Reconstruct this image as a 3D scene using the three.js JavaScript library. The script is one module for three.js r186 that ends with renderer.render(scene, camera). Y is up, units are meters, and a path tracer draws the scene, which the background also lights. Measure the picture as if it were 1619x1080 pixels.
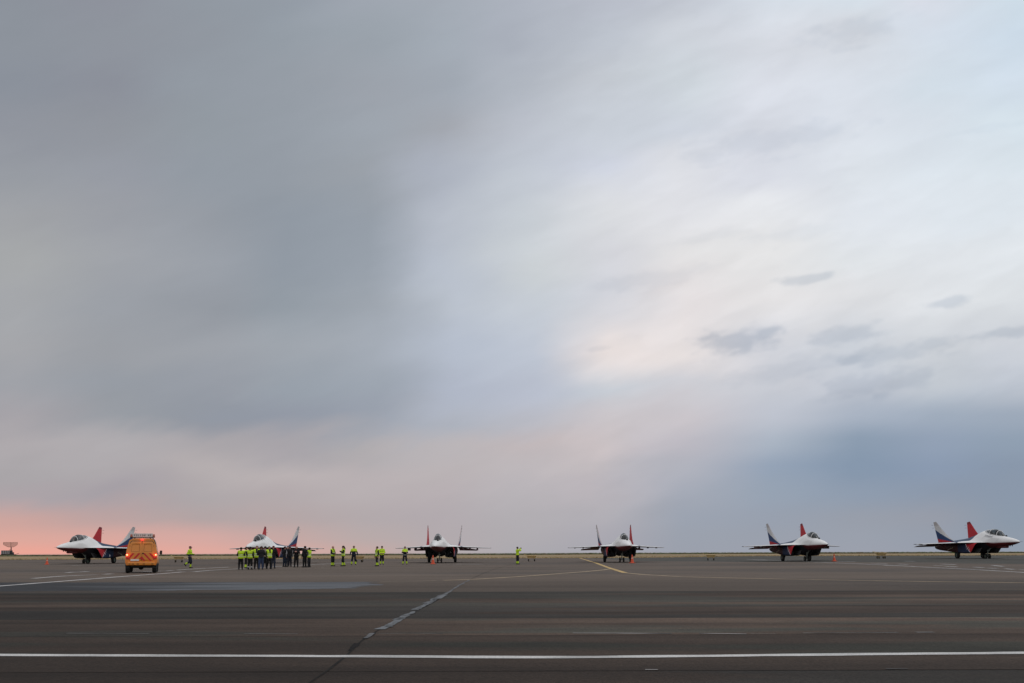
import * as THREE from 'three';
import { mergeGeometries } from 'three/addons/utils/BufferGeometryUtils.js';
import { RoundedBoxGeometry } from 'three/addons/geometries/RoundedBoxGeometry.js';

// ------------------------------------------------------------------ camera, sky, sun, exposure
const EYE = 1.15, FOCAL = 1337, PITCH = 6 * Math.PI / 180, ROLL = 0.17 * Math.PI / 180;
const scene = new THREE.Scene();
const camera = new THREE.PerspectiveCamera(43.99, 1619 / 1080, 0.1, 12000);
camera.rotation.order = 'YXZ';
camera.position.set(0, EYE, 0);
camera.rotation.set(PITCH, 0, -ROLL);
camera.setViewOffset(1619, 1080, 0, -194.4, 1619, 1080);          // a shifted lens: low horizon, nearly upright verticals
const renderer = new THREE.WebGLRenderer({ antialias: true });
renderer.toneMapping = THREE.LinearToneMapping;
renderer.toneMappingExposure = 1.0;
renderer.shadowMap.enabled = true;

const clamp = (x, a = 0, b = 1) => Math.min(b, Math.max(a, x));
const mix = (a, b, t) => a + (b - a) * t;
const sstep = (a, b, x) => { const t = clamp((x - a) / (b - a)); return t * t * (3 - 2 * t); };
const lin = (c) => (c <= 0.04045 ? c / 12.92 : Math.pow((c + 0.055) / 1.055, 2.4));
function rng(seed) { let s = seed >>> 0; return () => { s = (s + 0x6d2b79f5) >>> 0; let t = Math.imul(s ^ (s >>> 15), 1 | s); t = (t + Math.imul(t ^ (t >>> 7), 61 | t)) ^ t; return ((t ^ (t >>> 14)) >>> 0) / 4294967296; }; }
const hash2 = (x, y) => { let h = Math.imul(x | 0, 374761393) + Math.imul(y | 0, 668265263); h = Math.imul(h ^ (h >>> 13), 1274126177); return ((h ^ (h >>> 16)) >>> 0) / 4294967296; };
function noise(x, y) {
  const ix = Math.floor(x), iy = Math.floor(y), fx = x - ix, fy = y - iy, u = fx * fx * fx * (fx * (fx * 6 - 15) + 10), v = fy * fy * fy * (fy * (fy * 6 - 15) + 10);
  return mix(mix(hash2(ix, iy), hash2(ix + 1, iy), u), mix(hash2(ix, iy + 1), hash2(ix + 1, iy + 1), u), v);
}
function fbm(x, y, n = 4) { let s = 0, a = 0.5, t = 0; for (let i = 0; i < n; i++) { s += a * noise(x + i * 17.3, y - i * 9.1); t += a; a *= 0.5; x *= 2.03; y *= 2.03; } return s / t; }

// The overcast evening sky: a cloud chart in tangent coordinates about the view, fading into plain bright overcast all round.
const SKY_X = [-0.591, -0.478, -0.366, -0.269, -0.172, -0.082, 0.008, 0.105, 0.202, 0.307, 0.412, 0.501, 0.591];
const SKY_Y = [0.654, 0.610, 0.557, 0.505, 0.453, 0.400, 0.348, 0.295, 0.243, 0.198, 0.161, 0.131, 0.101, 0.071, 0.041, 0.019, 0.002];
const SKY_C = [                                                     // sRGB tones from high to low, one row per column of the chart
  [[140, 146, 155], [141, 147, 156], [139, 145, 155], [145, 149, 158], [152, 156, 163], [160, 162, 166], [166, 168, 170], [165, 167, 171], [165, 166, 170], [160, 162, 168], [166, 163, 168], [175, 170, 173], [170, 166, 169], [173, 164, 168], [205, 165, 158], [221, 168, 156], [236, 166, 151]],
  [[142, 146, 156], [143, 148, 157], [140, 144, 154], [145, 149, 157], [150, 154, 163], [155, 158, 165], [160, 163, 169], [156, 160, 167], [155, 158, 164], [150, 155, 163], [152, 156, 163], [175, 171, 174], [174, 169, 172], [166, 160, 166], [188, 163, 161], [216, 168, 159], [232, 167, 153]],
  [[145, 152, 161], [145, 151, 160], [146, 153, 162], [147, 154, 162], [147, 154, 163], [150, 155, 163], [155, 160, 168], [148, 153, 161], [158, 162, 169], [152, 157, 166], [142, 148, 159], [168, 164, 168], [180, 173, 174], [174, 167, 169], [178, 164, 164], [212, 169, 162], [224, 169, 158]],
  [[149, 157, 167], [148, 156, 165], [150, 157, 166], [149, 156, 165], [148, 155, 164], [145, 153, 163], [145, 153, 163], [148, 156, 165], [160, 166, 174], [152, 160, 170], [148, 154, 166], [168, 164, 169], [185, 177, 178], [178, 169, 171], [180, 166, 166], [196, 168, 164], [212, 169, 160]],
  [[158, 165, 175], [155, 163, 172], [157, 163, 172], [157, 164, 173], [154, 160, 168], [150, 158, 168], [152, 160, 170], [158, 165, 174], [165, 172, 182], [158, 166, 177], [154, 161, 173], [176, 172, 175], [184, 176, 178], [183, 175, 177], [178, 169, 171], [184, 170, 169], [195, 169, 165]],
  [[164, 171, 181], [164, 172, 182], [161, 168, 178], [162, 166, 174], [172, 178, 190], [182, 188, 199], [183, 190, 202], [188, 195, 206], [182, 190, 204], [177, 184, 199], [172, 177, 188], [185, 180, 183], [186, 179, 181], [184, 176, 179], [178, 170, 174], [178, 170, 173], [180, 170, 171]],
  [[172, 178, 189], [170, 176, 187], [177, 183, 193], [186, 191, 201], [190, 196, 206], [199, 205, 212], [204, 209, 213], [198, 204, 212], [190, 197, 210], [184, 190, 204], [185, 186, 195], [193, 184, 186], [190, 184, 187], [184, 179, 183], [178, 174, 178], [175, 171, 175], [172, 169, 174]],
  [[185, 190, 201], [190, 196, 206], [195, 200, 208], [200, 206, 215], [205, 210, 222], [217, 219, 223], [212, 213, 219], [210, 212, 219], [233, 224, 222], [200, 205, 213], [203, 198, 202], [203, 194, 196], [196, 189, 192], [189, 183, 188], [177, 174, 180], [170, 168, 176], [167, 166, 174]],
  [[196, 201, 211], [206, 211, 219], [206, 213, 220], [208, 214, 224], [218, 220, 226], [225, 226, 231], [230, 229, 230], [228, 223, 224], [231, 224, 223], [207, 207, 213], [200, 195, 200], [188, 185, 193], [176, 178, 188], [165, 170, 182], [156, 163, 176], [155, 161, 173], [155, 160, 172]],
  [[213, 220, 229], [213, 217, 225], [219, 223, 232], [213, 217, 226], [218, 221, 230], [229, 231, 235], [231, 231, 232], [229, 227, 228], [210, 212, 219], [200, 203, 211], [190, 195, 206], [170, 180, 194], [149, 163, 182], [150, 162, 178], [152, 160, 174], [154, 160, 172], [155, 160, 172]],
  [[213, 223, 232], [212, 216, 223], [217, 223, 232], [218, 224, 233], [221, 227, 234], [224, 229, 236], [227, 231, 235], [225, 226, 229], [206, 211, 219], [194, 199, 209], [170, 180, 195], [140, 156, 175], [133, 150, 171], [143, 156, 174], [152, 158, 170], [154, 160, 172], [155, 160, 172]],
  [[214, 218, 228], [211, 220, 231], [212, 223, 233], [216, 224, 233], [219, 227, 235], [222, 229, 236], [225, 229, 234], [222, 225, 229], [208, 212, 218], [196, 202, 210], [160, 172, 188], [146, 160, 180], [139, 154, 176], [140, 152, 170], [151, 156, 168], [150, 157, 170], [151, 157, 170]],
  [[205, 219, 230], [204, 218, 231], [209, 221, 233], [213, 225, 234], [217, 227, 235], [222, 229, 236], [225, 230, 235], [220, 224, 228], [208, 212, 219], [192, 198, 208], [158, 170, 186], [145, 160, 178], [138, 152, 171], [138, 151, 169], [139, 152, 168], [142, 153, 167], [143, 153, 167]],
].map((column) => column.map((tone) => tone.map((v) => lin(v / 255))));
// small grey clouds before the bright part: x, y, half length, half height, depth of tone
const PUFFS = [[0.27, 0.252, 0.062, 0.016, 0.3], [0.345, 0.323, 0.036, 0.007, 0.2], [0.516, 0.296, 0.032, 0.007, 0.2], [0.40, 0.257, 0.05, 0.012, 0.17], [0.585, 0.258, 0.04, 0.008, 0.18], [0.455, 0.235, 0.09, 0.014, 0.15],
  [0.34, 0.218, 0.1, 0.014, 0.1], [0.43, 0.2, 0.08, 0.018, 0.13], [0.10, 0.241, 0.02, 0.004, 0.1], [0.40, 0.614, 0.075, 0.02, 0.1], [0.30, 0.485, 0.11, 0.02, 0.09], [0.24, 0.375, 0.05, 0.008, 0.05], [0.56, 0.50, 0.06, 0.006, 0.05], [0.17, 0.325, 0.07, 0.012, 0.08], [0.33, 0.375, 0.06, 0.012, 0.06]];
const right0 = (X) => sstep(0.02, 0.2, X);
function chartColor(X, Y, out) {
  const low = sstep(0.0, 0.09, Y) * (1 - 0.75 * sstep(0.12, 0.24, X) * (1 - sstep(0.15, 0.22, Y))), sl = Y - X * 0.3;               // clouds drift along a slant rising to the right
  const wx = X + low * (0.026 * (fbm(X * 8 + 3, sl * 16, 5) - 0.5) + 0.02 * (1 - right0(X)) * (fbm(X * 3.5 + 11, sl * 7, 3) - 0.5)) * 2, wy = Y + low * 0.02 * (fbm(X * 7 - 8, sl * 22 + 40, 5) - 0.5) * 2;
  const cx = clamp(wx, SKY_X[0], SKY_X[12]), cy = clamp(wy, SKY_Y[16], SKY_Y[0]);
  let i = 0, j = 0;
  while (i < 11 && cx > SKY_X[i + 1]) i++;
  while (j < 15 && cy < SKY_Y[j + 1]) j++;
  const a = sstep(0, 1, (cx - SKY_X[i]) / (SKY_X[i + 1] - SKY_X[i])) * 0.35 + 0.65 * (cx - SKY_X[i]) / (SKY_X[i + 1] - SKY_X[i]);
  const tb = (SKY_Y[j] - cy) / (SKY_Y[j] - SKY_Y[j + 1]), b = sstep(0, 1, tb) * 0.5 + 0.5 * tb;
  const right = sstep(-0.12, 0.2, X) * (1 - 0.55 * sstep(0.3, 0.55, X) * sstep(0.3, 0.5, Y)), f1 = fbm(X * 10 + 5, sl * 34 + 7, 5), f2 = fbm(X * 26 + 2 * f1, sl * 80 + 3 * f1, 4);
  const k = 1 + low * ((0.05 + 0.08 * right) * (f1 - 0.5) + (0.02 + 0.045 * right) * (f2 - 0.5));
  let dark = 0;
  for (const [px, py, rx, ry, d] of PUFFS) {
    const ex = (X - px) / rx, ey = (Y - py - (X - px) * 0.16) / ry;
    if (Math.abs(ex) > 2 || Math.abs(ey) > 2.6) continue;
    const r = Math.hypot(ex, ey) + 1.5 * (fbm(X * 40 + px * 99, (Y - X * 0.2) * 95, 5) - 0.5);
    dark += (1 - dark) * 0.85 * d * (1 - sstep(0.3, 1.15, r));
  }
  for (let c = 0; c < 3; c++) {
    const v = mix(mix(SKY_C[i][j][c], SKY_C[i + 1][j][c], a), mix(SKY_C[i][j + 1][c], SKY_C[i + 1][j + 1][c], a), b) * k;
    out[c] = v * (1 - dark * (c === 2 ? 0.72 : c === 1 ? 0.92 : 1.08));
  }
}
{
  const W = 4096, H = 2048, data = new Float32Array(W * H * 4), out = [0, 0, 0], sp = Math.sin(PITCH), cp = Math.cos(PITCH);
  for (let r = 0; r < H; r++) {
    const el = ((r + 0.5) / H - 0.5) * Math.PI, y = Math.sin(el), ce = Math.cos(el);
    for (let q = 0; q < W; q++) {
      const o = (r * W + q) * 4;
      data[o + 3] = 1;
      if (el < -0.03) { data[o] = 0.3; data[o + 1] = 0.28; data[o + 2] = 0.28; continue; }
      const ang = ((q + 0.5) / W - 0.5) * 2 * Math.PI, x = Math.cos(ang) * ce, z = Math.sin(ang) * ce;
      const fw = y * sp - z * cp, up = y * cp + z * sp;
      const g = 0.94 + 0.12 * fbm(x * 3 + 9, z * 3 - 4, 3), hi = sstep(0, 0.9, y);
      const gen = [mix(0.46, 0.8, hi) * g, mix(0.455, 0.81, hi) * g, mix(0.475, 0.85, hi) * g];
      if (fw > 0.12) {
        const X = x / fw, Y = up / fw + 0.1051, m = (1 - sstep(0.62, 1.6, Math.abs(X))) * (1 - sstep(0.68, 1.5, Y)) * sstep(0.12, 0.4, fw);
        if (m > 0) { chartColor(clamp(X, -1.6, 1.6), clamp(Y, 0, 1.5), out); for (let c = 0; c < 3; c++) gen[c] = mix(gen[c], out[c], m); }
      }
      data[o] = gen[0]; data[o + 1] = gen[1]; data[o + 2] = gen[2];
    }
  }
  const t = new THREE.DataTexture(data, W, H, THREE.RGBAFormat, THREE.FloatType);
  t.mapping = THREE.EquirectangularReflectionMapping; t.magFilter = THREE.LinearFilter; t.needsUpdate = true;
  scene.background = t; scene.environment = t;
}
const sun = new THREE.DirectionalLight(new THREE.Color(1, 0.96, 0.92), 0.5);
sun.position.set(60, 90, -50); sun.target.position.set(0, 0, -70);
sun.castShadow = true; sun.shadow.radius = 60;
Object.assign(sun.shadow.camera, { left: -130, right: 130, top: 120, bottom: -120, near: 1, far: 400 });
scene.add(sun, sun.target);

// ------------------------------------------------------------------ helpers
const names = new Map();
function numbered(n) { const k = names.get(n) ?? 0; names.set(n, k + 1); return k ? n + '_' + String(k).padStart(3, '0') : n; }
function tag(o, label, category, group) { Object.assign(o.userData, { label, category }); if (group) o.userData.group = group; return o; }
function thing(name, label, category, pos, yaw = 0, group) {
  const o = new THREE.Group(); o.name = numbered(name); o.position.set(...pos); o.rotation.y = yaw; scene.add(o);
  return tag(o, label, category, group);
}
function part(name, geos, mat, parent) {
  const list = Array.isArray(geos) ? geos : [geos];
  const g = list.length === 1 ? list[0] : mergeGeometries(list.map((a) => { const b = a.index ? a.toNonIndexed() : a; for (const k of Object.keys(b.attributes)) if (!['position', 'normal', 'uv', 'color'].includes(k)) b.deleteAttribute(k); return b; }));
  const m = new THREE.Mesh(g, mat); m.name = name; m.castShadow = m.receiveShadow = true; parent.add(m);
  return m;
}
function struct(name, geo, mat) { const m = part(numbered(name), geo, mat, scene); m.userData.kind = 'structure'; return m; }
const paint = (r, g, b, rough = 0.55, more = {}) => new THREE.MeshPhysicalMaterial({ color: new THREE.Color().setRGB(r, g, b), roughness: rough, ...more });
const at = (g, x, y, z, rx = 0, ry = 0, rz = 0) => { if (rx) g.rotateX(rx); if (rz) g.rotateZ(rz); if (ry) g.rotateY(ry); return g.translate(x, y, z); };
const box = (x0, x1, y0, y1, z0, z1, r = 0.012) => new RoundedBoxGeometry(Math.abs(x1 - x0), Math.abs(y1 - y0), Math.abs(z1 - z0), 2, Math.min(r, Math.abs(x1 - x0) / 2.2, Math.abs(y1 - y0) / 2.2, Math.abs(z1 - z0) / 2.2)).translate((x0 + x1) / 2, (y0 + y1) / 2, (z0 + z1) / 2);
function bar(a, b, r, r2 = r, n = 8) {
  const A = new THREE.Vector3(...a), B = new THREE.Vector3(...b), d = B.clone().sub(A), g = new THREE.CylinderGeometry(r2, r, d.length(), n);
  g.applyQuaternion(new THREE.Quaternion().setFromUnitVectors(new THREE.Vector3(0, 1, 0), d.normalize()));
  return g.translate((A.x + B.x) / 2, (A.y + B.y) / 2, (A.z + B.z) / 2);
}
// a grid of nu x nv points; col gives linear colours; wrap closes it round v
function grid(nu, nv, pos, { col, uv, wrap = false, flip = false } = {}) {
  const P = [], C = [], U = [], I = [];
  for (let i = 0; i < nu; i++) for (let j = 0; j < nv; j++) { const p = pos(i, j); P.push(p[0], p[1], p[2]); if (col) C.push(...col(i, j, p)); if (uv) U.push(...uv(i, j, p)); else U.push(i / (nu - 1), j / (nv - 1)); }
  const nj = wrap ? nv : nv - 1;
  for (let i = 0; i < nu - 1; i++) for (let j = 0; j < nj; j++) {
    const a = i * nv + j, b = i * nv + (j + 1) % nv, c = a + nv, d = b + nv;
    if (flip) I.push(a, b, c, b, d, c); else I.push(a, c, b, b, c, d);
  }
  const g = new THREE.BufferGeometry();
  g.setAttribute('position', new THREE.Float32BufferAttribute(P, 3)); g.setAttribute('uv', new THREE.Float32BufferAttribute(U, 2));
  if (col) g.setAttribute('color', new THREE.Float32BufferAttribute(C, 3));
  g.setIndex(I); g.computeVertexNormals();
  return g;
}
const tab = (pts) => (x) => {                                       // smooth curve through stations
  const n = pts.length;
  if (x <= pts[0][0]) return pts[0][1];
  if (x >= pts[n - 1][0]) return pts[n - 1][1];
  let i = 0; while (x > pts[i + 1][0]) i++;
  const m = (k) => (k <= 0 || k >= n - 1 ? (pts[Math.min(k + 1, n - 1)][1] - pts[Math.max(k - 1, 0)][1]) / (pts[Math.min(k + 1, n - 1)][0] - pts[Math.max(k - 1, 0)][0]) : (pts[k + 1][1] - pts[k - 1][1]) / (pts[k + 1][0] - pts[k - 1][0]));
  const h = pts[i + 1][0] - pts[i][0], t = (x - pts[i][0]) / h, t2 = t * t, t3 = t2 * t;
  return (2 * t3 - 3 * t2 + 1) * pts[i][1] + (t3 - 2 * t2 + t) * h * m(i) + (3 * t2 - 2 * t3) * pts[i + 1][1] + (t3 - t2) * h * m(i + 1);
};

// ------------------------------------------------------------------ terrain
// The airfield is nearly flat: it dips a little before the left aircraft and rises towards the right end of the row.
function lie(x, z) {
  const d = -z;
  return 0.08 * sstep(65, 95, d) + 0.3 * sstep(22, 58, x) * sstep(45, 95, d) * (1 - sstep(400, 900, d)) - 0.08 * sstep(-36, -26, x) * (1 - sstep(-12, -6, x)) * sstep(55, 61, d) * (1 - sstep(70, 88, d));
}
// where a sight line to a point of the ground meets it (angles as measured from the eye point)
function sight(u, v) {
  const c = Math.cos(ROLL), s = Math.sin(ROLL), du = u - 809.5, dv = v - 875.2, x0 = du * c - dv * s, y0 = du * s + dv * c;
  const xc = x0 / FOCAL, yc = -y0 / FOCAL - Math.tan(PITCH), dir = [xc, yc * Math.cos(PITCH) + Math.sin(PITCH), yc * Math.sin(PITCH) - Math.cos(PITCH)];
  let h = 0, k = 1;
  for (let n = 0; n < 14; n++) { k = Math.min((h - EYE) / Math.min(dir[1], -1e-4), 900); h = mix(h, lie(dir[0] * k, dir[2] * k), 0.7); }
  return [dir[0] * k, h, dir[2] * k];
}
function speckle(size, seed, base, spread, grain) {                 // fine aggregate: independent tones with a little blur
  const d = new Uint8Array(size * size * 4), R = rng(seed), a = new Float32Array(size * size);
  for (let i = 0; i < a.length; i++) a[i] = R();
  for (let y = 0; y < size; y++) for (let x = 0; x < size; x++) {
    const p = (xx, yy) => a[((yy + size) % size) * size + ((xx + size) % size)];
    const f = p(x, y) * 0.5 + (p(x + 1, y) + p(x, y + 1) + p(x - 1, y) + p(x, y - 1)) * 0.125;
    const k = 6.2831853 / size, m = 0.5 + 0.25 * Math.sin(x * k * 3 + 2 * Math.sin(y * k * 2)) + 0.25 * Math.sin(y * k * 4 + 1.5 * Math.sin(x * k * 3));
    const v = clamp(base + spread * (f - 0.5) * 2 + grain * (m - 0.5)), o = (y * size + x) * 4;
    d[o] = d[o + 1] = d[o + 2] = v * 255; d[o + 3] = 255;
  }
  const t = new THREE.DataTexture(d, size, size); t.wrapS = t.wrapT = THREE.RepeatWrapping; t.magFilter = THREE.LinearFilter; t.minFilter = THREE.LinearMipmapLinearFilter; t.generateMipmaps = true; t.needsUpdate = true;
  return t;
}
const aggregate = speckle(512, 11, 0.76, 0.48, 0.04), aggregateBump = speckle(512, 12, 0.5, 0.5, 0.02);
const asphaltMat = new THREE.MeshPhysicalMaterial({ vertexColors: true, map: aggregate, bumpMap: aggregateBump, bumpScale: 0.004, roughness: 0.94, specularIntensity: 0.35 });
const grassMat = new THREE.MeshStandardMaterial({ vertexColors: true, roughness: 1 });

{ // one sheet of dry grassland to the horizon
  const xs = [], zs = [];
  for (let i = -40; i <= 40; i++) xs.push(Math.sign(i) * (Math.abs(i) * 8 + Math.pow(Math.abs(i) / 40, 4) * 6500));
  for (let i = 0; i <= 120; i++) zs.push(-(-60 + i * 7 + Math.pow(i / 120, 5) * 7500));
  struct('grassland', grid(zs.length, xs.length, (i, j) => [xs[j], lie(xs[j], zs[i]) - 0.03 - 0.4 * (1 - sstep(172, 186, -zs[i])), zs[i]], {
    flip: true, col: (i, j, p) => { const n = fbm(p[0] * 0.03, p[2] * 0.012, 4), far = sstep(640, 760, -p[2]); return [mix(0.2 + 0.09 * n, 0.09, far), mix(0.145 + 0.055 * n, 0.085, far), mix(0.072 + 0.02 * n, 0.04, far)]; },
  }), grassMat);
}

// the paving: narrow paver lanes near the eye, wide fields of older asphalt beyond
const brown = [0.067, 0.047, 0.035], green = [0.044, 0.046, 0.035], grey = [0.053, 0.048, 0.042];
// an old oil-dark stain on the paving right of the middle
const stain = (x, d) => { const a = (x - 6.2) / (4.6 + 2 * (fbm(d * 0.8, 3, 3) - 0.5) * 2), b = (d - 12.9) / 2.4; return 1 - sstep(0.75, 1.05, Math.hypot(a * (1 - 0.25 * b), b) + 0.35 * (fbm(x * 0.5, d * 1.2, 4) - 0.5)); };
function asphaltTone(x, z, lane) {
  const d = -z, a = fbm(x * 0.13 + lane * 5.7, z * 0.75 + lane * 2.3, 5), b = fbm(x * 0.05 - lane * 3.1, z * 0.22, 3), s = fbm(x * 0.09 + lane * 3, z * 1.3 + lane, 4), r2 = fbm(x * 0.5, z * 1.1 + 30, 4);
  const n = (v) => clamp((v - 0.5) * 2 + 0.5), t = sstep(0.44, 0.55, a), sideTone = mix(0.74, 1.24, sstep(-9, 9, x + 6 * (a - 0.5))), near = lane <= 2 ? 0.72 : lane === 3 ? 0.82 : 1, k = (0.78 + 0.44 * n(b)) * (0.66 + 0.68 * n(s)) * (0.85 + 0.3 * n(r2)) * (0.93 + 0.14 * hash2(Math.round(x * 90), Math.round(z * 90))) * (1 + 0.5 * (hash2(lane, 77) - 0.5)) * near * sideTone * (lane === 4 || lane === 5 ? mix(1, 0.8, stain(x, -z)) : 1);  // paving tone rises from left to right; the nearest lanes are darker
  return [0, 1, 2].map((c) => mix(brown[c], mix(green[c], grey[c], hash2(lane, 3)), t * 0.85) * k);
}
const n0 = (x, z) => fbm(x * 0.08, z * 0.5, 3);
const apron = new THREE.Group(); apron.name = 'apron'; apron.userData.kind = 'structure'; scene.add(apron);
const SEAMS = [3.5, 6.0, 8.46, 12.12, 15.25, 18.75, 22.1, 25.7];
{
  part('joint_bed', grid(40, 40, (i, j) => { const x = -75 + 150 * j / 39, z = -3.5 - 23 * i / 39; return [x, lie(x, z) - 0.012, z]; }, { flip: true }), paint(0.016, 0.015, 0.014, 0.95), apron);
  for (let l = 0; l < SEAMS.length - 1; l++) {
    const z0 = SEAMS[l] + 0.012, z1 = SEAMS[l + 1] - 0.012, nz = Math.ceil((z1 - z0) / 0.12), nx = 420;
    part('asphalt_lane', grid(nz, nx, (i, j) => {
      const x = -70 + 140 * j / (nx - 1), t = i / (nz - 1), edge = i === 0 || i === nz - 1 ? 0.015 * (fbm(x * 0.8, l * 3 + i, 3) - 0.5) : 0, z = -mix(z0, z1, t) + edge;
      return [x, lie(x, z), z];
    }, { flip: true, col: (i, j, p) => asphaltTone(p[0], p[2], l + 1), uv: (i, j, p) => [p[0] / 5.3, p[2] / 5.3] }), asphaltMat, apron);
  }
  const nz = 200, nx = 300;
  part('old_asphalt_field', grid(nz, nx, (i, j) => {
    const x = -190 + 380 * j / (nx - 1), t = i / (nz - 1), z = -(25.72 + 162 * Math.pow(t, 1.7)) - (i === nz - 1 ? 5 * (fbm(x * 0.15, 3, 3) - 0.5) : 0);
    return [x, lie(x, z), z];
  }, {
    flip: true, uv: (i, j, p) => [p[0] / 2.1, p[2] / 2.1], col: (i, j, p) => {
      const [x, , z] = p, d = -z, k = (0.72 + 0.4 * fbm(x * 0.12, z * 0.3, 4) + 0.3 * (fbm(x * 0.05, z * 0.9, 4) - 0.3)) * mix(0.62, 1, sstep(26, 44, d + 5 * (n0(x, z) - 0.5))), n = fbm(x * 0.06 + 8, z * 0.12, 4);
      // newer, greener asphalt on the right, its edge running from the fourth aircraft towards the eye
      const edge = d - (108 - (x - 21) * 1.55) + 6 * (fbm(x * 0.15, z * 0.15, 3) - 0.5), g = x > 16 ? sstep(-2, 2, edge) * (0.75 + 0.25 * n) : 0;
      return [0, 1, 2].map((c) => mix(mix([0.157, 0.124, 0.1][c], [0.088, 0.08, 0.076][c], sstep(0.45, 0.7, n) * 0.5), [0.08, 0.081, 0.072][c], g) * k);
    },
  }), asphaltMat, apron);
}
// ragged sheets and stripes lying on the paving
function sheet(name, outline, lift, mat, tone, cell = 0.2, ragged = 0.35) {
  const xs = outline.map((p) => p[0]), zs = outline.map((p) => p[2]), x0 = Math.min(...xs), x1 = Math.max(...xs), z0 = Math.min(...zs), z1 = Math.max(...zs);
  const nx = Math.ceil((x1 - x0) / cell) + 1, nz = Math.ceil((z1 - z0) / cell) + 1, P = [], C = [], U = [], I = [], N = [];
  const inside = (x, z) => { let c = false; for (let i = 0, j = outline.length - 1; i < outline.length; j = i++) { const [xi, , zi] = outline[i], [xj, , zj] = outline[j]; if ((zi > z) !== (zj > z) && x < ((xj - xi) * (z - zi)) / (zj - zi) + xi) c = !c; } return c; };
  for (let i = 0; i < nz; i++) for (let j = 0; j < nx; j++) { const x = x0 + j * cell, z = z0 + i * cell; P.push(x, lie(x, z) + lift, z); C.push(...tone(x, z)); U.push(x / 2.1, z / 2.1); N.push(0, 1, 0); }
  for (let i = 0; i < nz - 1; i++) for (let j = 0; j < nx - 1; j++) {
    const x = x0 + (j + 0.5) * cell, z = z0 + (i + 0.5) * cell;
    if (!inside(x + ragged * 2 * (fbm(x * 0.7, z * 1.4, 3) - 0.5), z + ragged * (fbm(x * 0.7 + 50, z * 1.4, 3) - 0.5))) continue;
    const a = i * nx + j; I.push(a, a + nx, a + 1, a + 1, a + nx, a + nx + 1);
  }
  const g = new THREE.BufferGeometry();
  g.setAttribute('position', new THREE.Float32BufferAttribute(P, 3)); g.setAttribute('normal', new THREE.Float32BufferAttribute(N, 3)); g.setAttribute('uv', new THREE.Float32BufferAttribute(U, 2)); g.setAttribute('color', new THREE.Float32BufferAttribute(C, 3)); g.setIndex(I);
  return struct(name, g, mat);
}
const sealMat = new THREE.MeshPhysicalMaterial({ vertexColors: true, map: aggregate, roughness: 0.85, specularIntensity: 0.5 });
sheet('sealed_patch', [[-40, 0, -36.4], [-5.4, 0, -34.8], [-4.9, 0, -32], [-5.6, 0, -28.4], [-11, 0, -27.3], [-24, 0, -26.4], [-40, 0, -25.9]], 0.004, sealMat, (x, z) => {
  const s = fbm(x * 0.16, z * 0.9, 4), p = fbm(x * 0.5 + 9, z * 1.6, 3), w = sstep(0.42, 0.62, s) * 0.7 + 0.3 * p, e = sstep(-15, -8, x) * 0.75;
  const k = clamp(w * 0.7 + e); return [mix(0.026, 0.125, k * k), mix(0.028, 0.134, k * k), mix(0.032, 0.147, k * k)];
}, 0.22, 0.8);
function stripe(name, pts, width, lift, rgb, { wear = 0.25, step = 0.25, jitter = 0.03, rough = 0.7, seed = 1 } = {}) {
  const P = pts.map((p) => new THREE.Vector3(p[0], 0, p[2])), curve = P.length > 2 ? new THREE.CatmullRomCurve3(P, false, 'centripetal') : new THREE.LineCurve3(P[0], P[1]);
  const n = Math.max(3, Math.min(900, Math.ceil(curve.getLength() / step)));
  const c = curve.getSpacedPoints(n - 1);
  const g = grid(n, 4, (i, j) => {
    const a = c[Math.max(0, i - 1)], b = c[Math.min(n - 1, i + 1)], dx = b.x - a.x, dz = b.z - a.z, l = Math.hypot(dx, dz) || 1, side = (j / 3 - 0.5) * width + (j === 0 || j === 3 ? jitter * (fbm(i * step * 1.6 + seed * 3, j * 9, 4) - 0.5) * 2.4 : 0);
    const x = c[i].x - (dz / l) * side, z = c[i].z + (dx / l) * side;
    return [x, lie(x, z) + lift, z];
  }, { col: (i, j, p) => { const w = 1 - wear * sstep(0.35, 0.75, fbm(p[0] * 1.3 + seed * 7, p[2] * 2.1, 4)); return [rgb[0] * w, rgb[1] * w, rgb[2] * w]; }, uv: (i, j, p) => [p[0] / 2.1, p[2] / 2.1] });
  return struct(name, g, /joint$|tar/.test(name) ? tarMat : lineMat);
}
const tarMat = new THREE.MeshPhysicalMaterial({ vertexColors: true, roughness: 1, specularIntensity: 0.2, side: THREE.DoubleSide });
const lineMat = new THREE.MeshPhysicalMaterial({ vertexColors: true, map: aggregate, roughness: 0.75, side: THREE.DoubleSide });
const S = (list) => list.map(([u, v]) => sight(u, v));
const WHITE = [0.66, 0.65, 0.63], OLDWHITE = [0.4, 0.38, 0.36], YELLOW = [0.66, 0.44, 0.15], OLDYELLOW = [0.56, 0.42, 0.24];
stripe('white_line', S([[-400, 1033], [0, 1036.5], [300, 1037.5], [560, 1038.6], [880, 1040], [1100, 1038], [1350, 1035.5], [1619, 1033], [2000, 1029]]), 0.21, 0.005, WHITE, { wear: 0.3, step: 0.05, jitter: 0.022 });
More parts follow.
